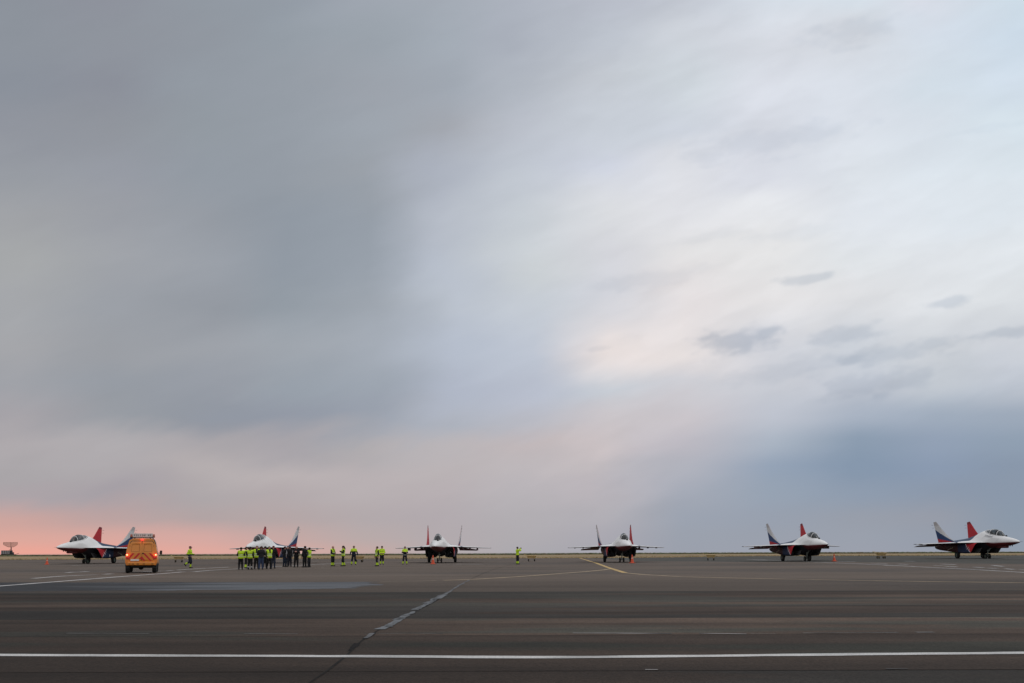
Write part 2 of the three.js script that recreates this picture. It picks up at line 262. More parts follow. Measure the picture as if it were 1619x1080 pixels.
[[[105, 1002], [235, 1002.5]], [[385, 1003], [470, 1003.2]], [[905, 1001.6], [1062, 1002.6]], [[1105, 1002.2], [1180, 1003.2]], [[1186, 1002.6], [1226, 1003]], [[1270, 1001.8], [1420, 1000.8]], [[1448, 1000.4], [1476, 1000.2]], [[575, 1002.6], [700, 1002.6]], [[1020, 1060], [1040, 1060]], [[1400, 1058.6], [1435, 1058.4]]]
  .forEach((p, i) => stripe('worn_white_line', S(p), i === 3 || i === 2 || i === 6 ? 0.1 : 0.04, 0.005, i < 2 || i === 7 ? [0.15, 0.14, 0.135] : [0.28, 0.265, 0.25], { wear: 0.9, step: 0.05, jitter: 0.03, seed: i }));
stripe('white_line', S([[-120, 937], [0, 927], [100, 919.3], [200, 911.4], [270, 906.3], [330, 902.4], [380, 899.6], [430, 896.6], [500, 892.8], [560, 889.6]]), 0.3, 0.005, [0.66, 0.64, 0.62], { wear: 0.3, seed: 20 });
[[[52, 915], [105, 911], [152, 909.2]], [[280, 901.7], [312, 899.6], [362, 897]], [[105, 905.9], [122, 904.8], [138, 904]], [[139, 904.6], [168, 904.5]], [[184, 904.6], [206, 904.6]], [[226, 904.2], [256, 903.2]], [[163, 908.6], [176, 907.6]], [[113, 894.6], [128, 894.7]], [[262, 903], [274, 902.3]],
  [[720, 892.4], [762, 892.6]], [[1003, 890.9], [1050, 890.6]], [[492, 887.8], [502, 887.5]]].forEach((p, i) => stripe('white_dash', S(p), 0.34, 0.005, [0.6, 0.58, 0.56], { wear: 0.35, seed: 30 + i }));
stripe('white_line', S([[1180, 884.6], [1250, 887.4], [1300, 889.6], [1360, 892], [1420, 894.8], [1470, 897.5], [1540, 901], [1619, 905.6], [1700, 911]]), 0.3, 0.005, [0.55, 0.55, 0.54], { wear: 0.4, seed: 50 });
[[[1322, 888], [1352, 888.7]], [[1376, 890.6], [1402, 891.4]], [[1398, 894], [1442, 895.8]], [[1476, 894.4], [1491, 894.8]], [[1494, 895.6], [1513, 896.8]], [[1540, 897.1], [1556, 897.9]], [[1562, 898.5], [1577, 899.3]], [[1588, 899.6], [1603, 900.7]], [[1569, 894.2], [1586, 896]], [[1487, 892.1], [1511, 893.2]], [[1430, 887.7], [1446, 888]], [[1420, 892.2], [1436, 892.8]], [[1584, 883.4], [1660, 884]], [[1612, 901.2], [1640, 902.6]], [[1190, 885.6], [1212, 886.2]]]
  .forEach((p, i) => stripe('white_dash', S(p), 0.32, 0.005, [0.58, 0.58, 0.57], { wear: 0.35, seed: 60 + i }));
stripe('yellow_line', S([[915, 882.4], [930, 887], [950, 893.6], [970, 900.6], [988, 906.2]]), 0.34, 0.008, YELLOW, { wear: 0.25, seed: 80 });
stripe('yellow_line', S([[700, 918], [742, 916.6], [820, 912], [880, 907.6], [920, 904.6], [950, 901.8], [969, 899.4]]), 0.27, 0.005, OLDYELLOW, { wear: 0.35, seed: 81 });
stripe('yellow_line', S([[600, 920.6], [640, 919.8], [690, 918.4]]), 0.18, 0.005, [0.4, 0.33, 0.22], { wear: 0.5, seed: 82 });
stripe('yellow_line', S([[988, 906.2], [1030, 909.6], [1080, 912.2], [1120, 913.4], [1190, 915], [1280, 916.8], [1400, 919], [1619, 921.8], [1800, 924]]), 0.27, 0.005, OLDYELLOW, { wear: 0.45, seed: 83 });
stripe('worn_white_line', S([[140, 924.5], [270, 922.6], [420, 921.4], [600, 920.4]]), 0.1, 0.005, [0.2, 0.2, 0.2], { wear: 0.7, seed: 84 });
// the long cross joint, sealed with tar near the eye and with pale filler further on
stripe('cross_joint', S([[470, 1098], [492, 1078], [520, 1058], [548, 1036.5], [571, 1014], [600, 996], [640, 975], [690, 950], [735, 921], [780, 901], [828, 888]]), 0.028, 0.004, [0.021, 0.019, 0.018], { wear: 0.3, step: 0.05, jitter: 0.012, seed: 90 });
[[[602, 996], [612, 990], [634, 977.5]], [[610, 992.5], [622, 985.5]], [[625, 981], [641, 973.6]], [[641, 975], [654, 967.4]], [[655, 965.6], [676, 954.6], [690, 947]], [[660, 963.6], [684, 950]], [[672, 955], [700, 941], [707, 937.6]], [[692, 947.4], [704, 941.6]]].forEach((p, i) => stripe('joint_filler', S(p), 0.1 + 0.06 * hash2(i, 4), 0.008 + 0.002 * (i % 2), [0.15, 0.162, 0.172], { wear: 0.65, step: 0.05, jitter: 0.07, seed: 92 + i * 3 }));
[[[706, 938.4], [724, 927], [742, 917.6]], [[575, 1010], [590, 1002]]].forEach((p, i) => stripe('joint_filler', S(p), 0.07, 0.008, [0.13, 0.13, 0.135], { wear: 0.6, step: 0.06, jitter: 0.05, seed: 96 + i }));
[[[553, 1030], [565, 1018]], [[575, 1011], [592, 1001.4]]].forEach((p, i) => stripe('tar_blot', S(p), 0.05, 0.006, [0.014, 0.013, 0.013], { wear: 0.2, step: 0.05, jitter: 0.03, seed: 99 + i }));

{ // dry grass tufts at the paving's end and the dark belt of tall scrub that makes the horizon
  const R = rng(5), m = new THREE.Matrix4(), q = new THREE.Quaternion(), col = new THREE.Color();
  const blade = mergeGeometries([0, 1, 2].map((k) => { const g = new THREE.BufferGeometry(); g.setAttribute('position', new THREE.Float32BufferAttribute([-0.05, 0, 0, 0.05, 0, 0, 0.06 * (k - 1), 0.13, 0.06 * (1 - k)], 3)); g.computeVertexNormals(); return g.rotateY(k * 2.1); }));
  const tufts = new THREE.InstancedMesh(blade, new THREE.MeshStandardMaterial({ color: 0xffffff, roughness: 1, side: THREE.DoubleSide }), 9000);
  for (let i = 0; i < 9000; i++) {
    const z = -(183 + 60 * R() * R()), x = (R() * 2 - 1) * 170, s = 0.5 + R();
    m.compose(new THREE.Vector3(x, lie(x, z) - 0.03, z), q.setFromAxisAngle(new THREE.Vector3(0, 1, 0), R() * 6.3), new THREE.Vector3(s * 1.6, s, s * 1.6)); tufts.setMatrixAt(i, m);
    tufts.setColorAt(i, col.setRGB(0.36 + 0.1 * R(), 0.28 + 0.07 * R(), 0.15 + 0.03 * R()));
  }
  tufts.name = 'dry_grass'; tufts.userData.kind = 'stuff'; scene.add(tag(tufts, 'dry tan grass along the far edge of the asphalt', 'grass'));
  const lump = new THREE.IcosahedronGeometry(1, 1), pp = lump.attributes.position;
  for (let i = 0; i < pp.count; i++) { const k = 0.75 + 0.5 * hash2(Math.round(pp.getX(i) * 50), Math.round(pp.getZ(i) * 50 + pp.getY(i) * 91)); pp.setXYZ(i, pp.getX(i) * k, pp.getY(i) * k, pp.getZ(i) * k); }
  lump.computeVertexNormals();
  const scrub = new THREE.InstancedMesh(lump, new THREE.MeshStandardMaterial({ color: 0xffffff, roughness: 1 }), 5200);
  for (let i = 0; i < 5200; i++) {
    const z = -(590 + 90 * R()), x = (R() * 2 - 1) * 560, h = 0.45 + 0.5 * R();
    m.compose(new THREE.Vector3(x, lie(x, z) + 0.1, z), q.setFromAxisAngle(new THREE.Vector3(0, 1, 0), R() * 6.3), new THREE.Vector3(1.2 + 2.6 * R(), h, 1.2 + 2 * R())); scrub.setMatrixAt(i, m);
    scrub.setColorAt(i, col.setRGB(0.055 + 0.03 * R(), 0.06 + 0.025 * R(), 0.025 + 0.01 * R()));
  }
  scrub.name = 'far_scrub'; scrub.userData.kind = 'stuff'; scene.add(tag(scrub, 'dark green scrub belt along the horizon', 'scrub'));
}

// ------------------------------------------------------------------ jet fighters
const RED = [0.52, 0.02, 0.03], DEEPRED = [0.12, 0.009, 0.012], BLUE = [0.013, 0.038, 0.11], NAVY = [0.012, 0.018, 0.05], BELLY = [0.03, 0.03, 0.04], WHT = [0.8, 0.8, 0.79];
const skin = new THREE.MeshPhysicalMaterial({ vertexColors: true, roughness: 0.6, specularIntensity: 0.6, side: THREE.DoubleSide });
const glass = new THREE.MeshPhysicalMaterial({ color: new THREE.Color().setRGB(0.3, 0.33, 0.34), transmission: 1, thickness: 0, roughness: 0.04, ior: 1.5, side: THREE.DoubleSide });
const tyreMat = paint(0.012, 0.012, 0.012, 0.9), metal = paint(0.22, 0.22, 0.22, 0.4, { metalness: 0.7 }), strutMat = paint(0.2, 0.23, 0.2, 0.5), dark = paint(0.012, 0.012, 0.013, 0.8), hubMat = paint(0.05, 0.09, 0.06, 0.5), whitePaint = paint(0.78, 0.78, 0.77, 0.45), redPaint = paint(...DEEPRED, 0.5), ductMat = paint(0.2, 0.2, 0.21, 0.6), nozzleMat = paint(0.06, 0.055, 0.05, 0.45, { metalness: 0.8 });
const YE = 1.85, zs = (s) => 8.5 - s;
const grime = (x, s, y) => 0.9 + 0.16 * (fbm(x * 1.3 + 20, s * 0.9 + y, 4) - 0.25) - 0.1 * sstep(0.62, 0.8, fbm(x * 3, s * 2.2 + y * 2, 3));
function wheelParts(root, x, s, r, w) {
  const prof = [[r * 0.56, -w / 2], [r * 0.8, -w / 2], [r * 0.95, -w * 0.42], [r, -w * 0.25], [r, w * 0.25], [r * 0.95, w * 0.42], [r * 0.8, w / 2], [r * 0.56, w / 2]].map((p) => new THREE.Vector2(...p));
  const tyre = part('wheel', new THREE.LatheGeometry(prof, 28).rotateZ(Math.PI / 2).translate(x, r, zs(s)), tyreMat, root);
  return [tyre, new THREE.CylinderGeometry(r * 0.57, r * 0.57, w * 0.8, 18).rotateZ(Math.PI / 2).translate(x, r, zs(s))];
}
// a tapered plate (wing, fin, tailplane): leading and trailing edges at root and tip, normal, thicknesses, colours of both faces
function plate(rootLE, rootTE, tipLE, tipTE, N, t0, t1, colA, colB, nS = 14, nC = 12, fillet = 0) {
  const V = (a, b, k) => a.map((v, i) => mix(v, b[i], k)), prof = (c) => 1.9 * Math.sqrt(c) * (1 - c) * (1 - 0.25 * c) * 0.62 + 0.03 * (1 - c);
  const face = (sgn) => (i, j) => { const k = i / (nS - 1), c = Math.pow(j / (nC - 1), 1.6), le = V(rootLE, tipLE, k), p = V([le[0], le[1], le[2] + fillet * Math.pow(1 - k, 5)], V(rootTE, tipTE, k), c), t = mix(t0, t1, k) * (0.1 * 0 + prof(c)) * sgn; return p.map((v, q) => v + N[q] * t); };
  const a = grid(nS, nC, face(1), { col: (i, j, p) => colA(p) }), b = grid(nS, nC, face(-1), { col: (i, j, p) => colB(p), flip: true });
  const tip = grid(2, nC, (i, j) => face(i ? 1 : -1)(nS - 1, j), { col: (i, j, p) => colA(p) });
  return [a, b, tip];
}
function makeJet(kind, label, pos, { pylons = false, lettering = false, badge = false } = {}) {
  const two = kind === 'two';
  const t = thing('jet_fighter', label, 'jet fighter', pos, 0, 'display team jets parked in a row');
  const w = tab([[0, 0.02], [0.15, 0.12], [0.4, 0.23], [0.9, 0.37], [1.6, 0.5], [2.4, 0.6], [3.2, 0.67], [3.8, 0.78], [4.6, 1.0], [5.5, 1.3], [6.5, 1.66], [7.5, 2.08], [8.2, 2.35], [9, 2.4], [12.5, 2.3], [14, 2.1], [15, 1.75]]);
  const arch = two ? tab([[0, 0.02], [0.15, 0.1], [0.4, 0.19], [0.9, 0.32], [1.6, 0.46], [2.3, 0.57], [2.9, 0.69], [4, 0.98], [5, 1.16], [6, 1.33], [6.5, 1.34], [7.2, 1.17], [8, 0.94], [9, 0.71], [10, 0.54], [12, 0.36], [14, 0.22], [15, 0.12]])
    : tab([[0, 0.02], [0.15, 0.1], [0.4, 0.19], [0.9, 0.31], [1.6, 0.44], [2.3, 0.55], [3, 0.7], [4.2, 1.03], [5.2, 1.23], [5.7, 1.25], [6.5, 1.12], [7.5, 0.9], [8.5, 0.73], [10, 0.53], [12, 0.35], [14, 0.2], [15, 0.12]]);
  const cs0 = two ? 2.85 : 2.95, cs1 = two ? 6.4 : 5.6;
  const rise = two ? tab([[2.85, 0], [3.15, 0.25], [3.6, 0.4], [4.3, 0.44], [5, 0.31], [5.8, 0.12], [6.4, 0.02]]) : tab([[2.95, 0], [3.25, 0.23], [3.65, 0.38], [4.2, 0.4], [4.8, 0.25], [5.6, 0.02]]);
  const cw = tab([[0, 0.02], [3, 0.66], [5, 0.72], [6.5, 0.8], [8, 0.82], [10, 0.78], [12, 0.7], [15, 0.6]]);
  const depth = tab([[0, 0.02], [0.15, 0.06], [0.4, 0.12], [0.9, 0.22], [1.6, 0.33], [2.6, 0.43], [4, 0.5], [5.6, 0.62], [7, 1.05], [11, 1.0], [13, 0.45], [15, 0.15]]);
  const slab = tab([[2.4, 0.5], [3.4, 0.26], [5, 0.22], [7, 0.26], [9, 0.3], [12, 0.28], [15, 0.14]]);
  const half = (s) => (s <= cs0 || s >= cs1 ? 0 : 0.43 * Math.pow(Math.sin(Math.PI * Math.pow((s - cs0) / (cs1 - cs0), 0.8)), 0.45));
  const topRaw = (x, s) => {
    const k = sstep(2.4, 4.4, s), W = w(s), ell = arch(s) * Math.sqrt(Math.max(0, 1 - (x / W) ** 2)), cc = cw(s) * 1.5;
    const hump = arch(s) * Math.pow(Math.cos(Math.PI / 2 * Math.min(1, Math.abs(x) / cc)), 0.95), sl = slab(s) * Math.pow(Math.max(0, 1 - (x / W) ** 2), 0.75);
    return YE + mix(ell, Math.cbrt(hump ** 3 + sl ** 3) * Math.min(1, Math.pow(Math.max(0, 1 - Math.abs(x / W)) * 9, 0.8)), k);
  };
  const inCockpit = (x, s) => Math.abs(x) < half(s) * 0.94;
  const NS = 120, NT = 41, NB = 23, NV = NT + NB - 2;
  const sAt = (i) => 15 * Math.pow(i / (NS - 1), 1.25);
  const ring = (i, j) => {
    const s = sAt(i), W = w(s);
    if (j < NT) { const q = j / (NT - 1) * 2 - 1, x = W * Math.sin(q * Math.PI / 2); return [x, topRaw(x, s) - (inCockpit(x, s) ? 0.3 : 0), s, 1]; }
    const q = 1 - (j - NT + 1) / (NB - 1) * 2, x = W * Math.sin(q * Math.PI / 2), k = sstep(2.6, 5, s);
    const e = Math.sqrt(Math.max(0, 1 - (x / W) ** 2)), hmp = Math.pow(Math.cos(Math.PI / 2 * Math.min(1, Math.abs(x) / (cw(s) * 1.3))), 0.9);
    return [x, YE - depth(s) * mix(e, hmp, k) - 0.03, s, 0];
  };
  part('fuselage', grid(NS, NV, (i, j) => { const [x, y, s] = ring(i, j); return [x, y, zs(s)]; }, {
    wrap: true, flip: true, col: (i, j) => {
      const [x, y, s, up] = ring(i, j), g = grime(x, s, y);
      if (!up) return (s < 5.2 ? DEEPRED : BELLY).map((c) => c * g);
      if (inCockpit(x, s)) return [0.012, 0.012, 0.013];
      const edge = 7.1 + 0.75 * Math.abs(x);
      return (s > edge ? [BLUE[0] * 1.4, BLUE[1] * 1.2, BLUE[2] * 0.9] : WHT).map((c) => c * g);
    },
  }), skin, t);
  // canopy: glass shell, frames, seats
  const sill = (s) => topRaw(half(s), s) - 0.03, dome = (s) => YE + arch(s) + rise(s);
  const NC = 44, shell = (off) => (i, j) => { const s = mix(cs0 + 0.002, cs1 - 0.002, i / (NC - 1)), a = Math.PI * j / 20, h = half(s) + off; return [h * Math.cos(a), sill(s) + Math.max(0.03, dome(s) - sill(s)) * Math.sin(a) + off, zs(s)]; };
  const canopy = part('canopy', grid(NC, 21, shell(0)), glass, t);
  const arc = (s, r) => new THREE.TubeGeometry(new THREE.CatmullRomCurve3(Array.from({ length: 15 }, (_, j) => { const a = Math.PI * j / 14, h = half(s) + 0.008; return new THREE.Vector3(h * Math.cos(a), sill(s) + (dome(s) - sill(s)) * Math.sin(a) + 0.008, zs(s)); })), 28, r, 6);
  const rail = (sg) => new THREE.TubeGeometry(new THREE.CatmullRomCurve3(Array.from({ length: 14 }, (_, j) => { const s = mix(cs0 + 0.06, cs1 - 0.06, j / 13); return new THREE.Vector3(sg * (half(s) + 0.01), sill(s) + 0.03, zs(s)); })), 30, 0.03, 6);
  part('canopy_frame', [arc(3.62, 0.034), ...(two ? [arc(4.95, 0.03), arc(5.9, 0.03)] : [arc(5.1, 0.03)]), rail(1), rail(-1)], whitePaint, canopy);
  for (const s of two ? [4.15, 5.35] : [4.35]) {
    const top = dome(s) - 0.13;
    part('ejection_seat', [box(-0.22, 0.22, sill(s) - 0.3, top - 0.22, zs(s) - 0.08, zs(s) + 0.08, 0.05), box(-0.13, 0.13, top - 0.3, top, zs(s) - 0.1, zs(s) + 0.05, 0.05), box(-0.2, 0.2, sill(s) - 0.3, sill(s) - 0.12, zs(s), zs(s) + 0.4, 0.04)], dark, t);
  }
  part('instrument_hood', box(-0.27, 0.27, sill(3.4) - 0.25, sill(3.4) + 0.1, zs(3.55), zs(3.15), 0.08), dark, t);
  part('sensor_ball', new THREE.SphereGeometry(0.1, 14, 10).translate(0.12, YE + arch(2.62) + 0.05, zs(2.62)), dark, t);
  part('nose_probe', bar([0, YE + 0.005, zs(0.1)], [0, YE + 0.005, zs(-0.55)], 0.022, 0.009), metal, t);
  if (two) {
    part('belly_fairing', box(-0.2, 0.2, YE - 0.66, YE - 0.3, zs(4.2), zs(2.3), 0.14), redPaint, t);
    for (const s of [1.35, 1.75]) part('blade_antenna', box(-0.015, 0.015, YE - 0.48, YE - 0.25, zs(s + 0.12), zs(s), 0.01), dark, t);
  }
  for (const sx of [-1, 1]) {
    // engine trunk from the raked intake to the nozzle
    const cx = tab([[5.7, 1.1], [11, 1.1], [13, 1.06], [15, 1.0]]), cy = tab([[5.7, 1.22], [8, 1.2], [10.5, 1.28], [13, 1.42], [15, 1.5]]), hx = tab([[5.7, 0.53], [8, 0.57], [10.5, 0.62], [13, 0.6], [15, 0.5]]), hy = tab([[5.7, 0.58], [8, 0.6], [10.5, 0.6], [13, 0.56], [15, 0.5]]), sq = tab([[5.7, 6], [9, 5], [12, 2.8], [15, 2]]);
    const rake = (s) => 1.15 * (1 - sstep(6.5, 10, s)), NR = 60;
    const pt = (s, a, sh = 0) => { const n = sq(s), c = Math.cos(a), q = Math.sin(a), x = cx(s) + (hx(s) - sh) * Math.sign(c) * Math.pow(Math.abs(c), 2 / n), y = cy(s) + (hy(s) - sh) * Math.sign(q) * Math.pow(Math.abs(q), 2 / n); return [sx * x, y, s + rake(s) * (1.8 - y) * (s < 10 ? 1 : 0), c]; };
    const trunkCol = (x, y, s, outer) => {
      const g = grime(x * 2, s, y), ln = 7.02 + (y - 0.72) * 0.86;
      if (!outer) return BELLY.map((c) => c * g);
      if (y < 0.72) return (s < 9.4 ? NAVY : BELLY).map((c) => c * g);
      if (s < ln) return RED.map((c) => c * g);
      if (s < ln + 0.13) return WHT.map((c) => c * g);
      if (s < 9.6) return BLUE.map((c) => c * 0.7 * g);
      const swoosh = Math.abs(y - (1.18 - 0.22 * (s - 11.2))) < 0.045 && s > 10.6 && s < 12.9;
      return swoosh ? [0.42, 0.36, 0.26] : DEEPRED.map((c) => c * 0.45 * g);
    };
    const NL = 140;
    const trunk = part('engine_trunk', grid(NL, NR * 2, (i, j) => { const p = pt(mix(5.7, 15, i / (NL - 1)), Math.PI * j / NR); return [p[0], p[1], zs(p[2])]; }, { wrap: true, flip: sx < 0, col: (i, j) => { const p = pt(mix(5.7, 15, i / (NL - 1)), Math.PI * j / NR); return trunkCol(p[0], p[1], p[2], p[3] > 0.3); } }), skin, t);
    part('intake_duct', [grid(6, NR, (i, j) => { const p = pt(mix(5.7, 8.6, i / 5), 2 * Math.PI * j / NR, 0.02 + 0.05 * Math.min(1, i)); return [p[0], p[1], zs(p[2])]; }, { wrap: true, flip: sx > 0 }),
      grid(2, NR, (i, j) => { const p = pt(8.6, 2 * Math.PI * j / NR, i ? 0.5 : 0.07); return [p[0], p[1], zs(p[2])]; }, { wrap: true })], ductMat, trunk);
    part('nozzle', [new THREE.CylinderGeometry(0.5, 0.4, 0.75, 28, 4, true).rotateX(Math.PI / 2).translate(sx * 1.0, 1.5, zs(15.32)), new THREE.CircleGeometry(0.44, 24).translate(sx * 1.0, 1.5, zs(15.3))], nozzleMat, trunk);
    if (badge && sx > 0) part('round_badge', new THREE.CylinderGeometry(0.13, 0.13, 0.02, 20).rotateZ(Math.PI / 2).translate(1.672, 0.95, zs(8.75)), whitePaint, trunk);
    // wing
    const wcTop = (p) => { const g = grime(p[0], p[2], 1); return (Math.abs(p[0]) < 2.55 ? [BLUE[0] * 1.4, BLUE[1] * 1.2, BLUE[2]] : [0.76, 0.76, 0.755]).map((c) => c * g); }, wcBot = (p) => DEEPRED.map((c) => c * 0.8 * grime(p[0], p[2], 2));
    const W = plate([sx * 1.9, YE, zs(8.05)], [sx * 1.9, YE - 0.03, zs(12.75)], [sx * 5.68, YE - 0.14, zs(11.35)], [sx * 5.68, YE - 0.15, zs(12.35)], [0, 1, 0], 0.26, 0.08, wcTop, wcBot, 18);
    const wing = part('wing', sx > 0 ? W.map(flipped) : W, skin, t);
    part('wing_tip_light', box(sx * 5.66, sx * 5.74, YE - 0.17, YE - 0.11, zs(12.1), zs(11.5), 0.025), dark, wing);
    if (pylons) for (const [x, s] of [[2.45, 9.2], [3.25, 9.9], [4.1, 10.6]]) part('pylon', [box(sx * x - 0.06, sx * x + 0.06, YE - 0.32, YE - 0.05, zs(s + 2), zs(s), 0.04), box(sx * x - 0.09, sx * x + 0.09, YE - 0.42, YE - 0.28, zs(s + 1.9), zs(s + 0.05), 0.05)], redPaint, wing);
    else for (const [x, s] of [[2.9, 12.2], [3.9, 12.0], [4.9, 11.9]]) part('flap_fairing', box(sx * x - 0.05, sx * x + 0.05, YE - 0.24, YE - 0.06, zs(s + 0.6), zs(s - 0.3), 0.04), dark, wing);
    // tail fin: white, blue and red sweep outside, plain red inside
    const outerCol = (p) => { const s = 8.5 - p[2], y = p[1], g = grime(p[2] * 2, y, 5), f = clamp((s - 9.6) / 4.4); if (y > 4.02) return [0.52 * g, 0.5 * g, 0.5 * g]; return (y > 1.98 + 1.52 * Math.pow(f, 1.2) ? [0.66, 0.66, 0.66] : y > 1.92 + 0.5 * f ? [0.016, 0.052, 0.15] : RED).map((c) => c * g); };
    const innerCol = (p) => (p[1] > 4.2 ? [0.24, 0.02, 0.03] : RED).map((c) => c * grime(p[2], p[1], 3));
    const F = plate([sx * 1.86, 1.93, zs(10.5)], [sx * 1.86, 1.88, zs(13.75)], [sx * 2.1, 4.52, zs(13.6)], [sx * 2.1, 4.44, zs(14.3)], [sx * 0.995, -0.1, 0], 0.13, 0.06, outerCol, innerCol, 40, 30, 1.0);
    const fin = part('tail_fin', sx < 0 ? F.map(flipped) : F, skin, t);
    for (const y of [3.75, 4.1]) part('static_rod', bar([sx * (1.86 + (y - 1.9) * 0.1), y, zs(13.9 + (y - 1.9) * 0.24)], [sx * (1.86 + (y - 1.9) * 0.1), y, zs(14.35 + (y - 1.9) * 0.24)], 0.02, 0.012, 5), dark, fin);
    const T = plate([sx * 1.75, 1.86, zs(12.9)], [sx * 1.75, 1.44, zs(15.3)], [sx * 3.89, 1.55, zs(15.15)], [sx * 3.89, 1.4, zs(16.05)], [0, 0.98, 0.17], 0.14, 0.07, (p) => [0.74, 0.74, 0.73].map((c) => c * grime(p[0], p[2], 8)), (p) => DEEPRED.map((c) => c * grime(p[0], p[2], 9)), 12);
    part('tailplane', sx > 0 ? T.map(flipped) : T, skin, t);
    // main gear
    const hub = [];
    const gear = part('main_gear', [bar([sx * 1.3, 1.35, zs(9.5)], [sx * 1.33, 0.46, zs(10)], 0.085, 0.07), bar([sx * 1.3, 1.3, zs(10.6)], [sx * 1.33, 0.7, zs(9.95)], 0.04), bar([sx * 1.33, 0.44, zs(10.05)], [sx * 1.5, 0.42, zs(10.05)], 0.06), box(sx * 1.55, sx * 1.59, 0.86, 1.5, zs(10.5), zs(9.7), 0.015)], strutMat, t);
    const [tyre, hubG] = wheelParts(gear, sx * 1.55, 10.05, 0.42, 0.3); part('hub', hubG, hubMat, gear); void hub; void tyre;
  }
  const ng = part('nose_gear', [bar([0, 1.5, zs(6.1)], [0, 0.4, zs(6.4)], 0.08, 0.06), bar([0, 1.35, zs(5.4)], [0, 0.75, zs(6.28)], 0.04), bar([-0.2, 0.3, zs(6.4)], [0.2, 0.3, zs(6.4)], 0.04), bar([0, 0.75, zs(6.3)], [0, 0.5, zs(6.62)], 0.03), bar([0, 0.5, zs(6.62)], [0, 0.34, zs(6.42)], 0.03), box(-0.1, 0.1, 0.86, 1.02, zs(6.22), zs(6.1), 0.04)], strutMat, t);
  for (const x of [-0.21, 0.21]) { const [, h] = wheelParts(ng, x, 6.4, 0.29, 0.15); part('hub', h, hubMat, ng); }
  if (lettering) {                                                   // the team's name on the side of the nose
    const c = document.createElement('canvas'); c.width = 512; c.height = 128; const k = c.getContext('2d');
    k.fillStyle = '#cfcfcd'; k.fillRect(0, 0, 512, 128); k.fillStyle = '#4c4f58'; k.font = 'bold 104px sans-serif'; k.textAlign = 'center'; k.textBaseline = 'middle'; k.fillText('СТРИЖИ', 256, 66, 490);
    const tx = new THREE.CanvasTexture(c); tx.colorSpace = THREE.SRGBColorSpace;
    part('lettering', grid(24, 8, (i, j) => { const s = mix(5.55, 3.95, i / 23), x = -mix(0.74, 0.55, j / 7); return [x - 0.012, topRaw(x, s) + 0.008, zs(s)]; }, { uv: (i, j) => [i / 23, j / 7], flip: true }), new THREE.MeshPhysicalMaterial({ map: tx, roughness: 0.45, side: THREE.DoubleSide }), t);
  }
  return t;
}
function flipped(g) { const a = g.index.array; for (let i = 0; i < a.length; i += 3) { const k = a[i]; a[i] = a[i + 1]; a[i + 1] = k; } g.computeVertexNormals(); return g; }
const row = (x, z, dy = 0) => [x, lie(x, z) + 0.004 + dy, z];
makeJet('two', 'white two-seat jet leftmost in the row, partly behind the orange van', row(-49.6, -101), { badge: true });
makeJet('two', 'white two-seat jet standing behind the group of people', row(-28.9, -101));
makeJet('one', 'white single-seat jet seen head-on with pylons, orange cone by its wheels', row(-8.3, -99.2), { pylons: true });
makeJet('one', 'white single-seat jet beside the forked yellow line, no pylons under its wings', row(12.45, -98.8));
makeJet('one', 'white single-seat jet with pylons turned showing its right side, fifth from left', row(33.2, -98), { pylons: true });
makeJet('two', 'white two-seat jet with grey lettering on its nose at the right end', row(54.7, -100), { lettering: true });

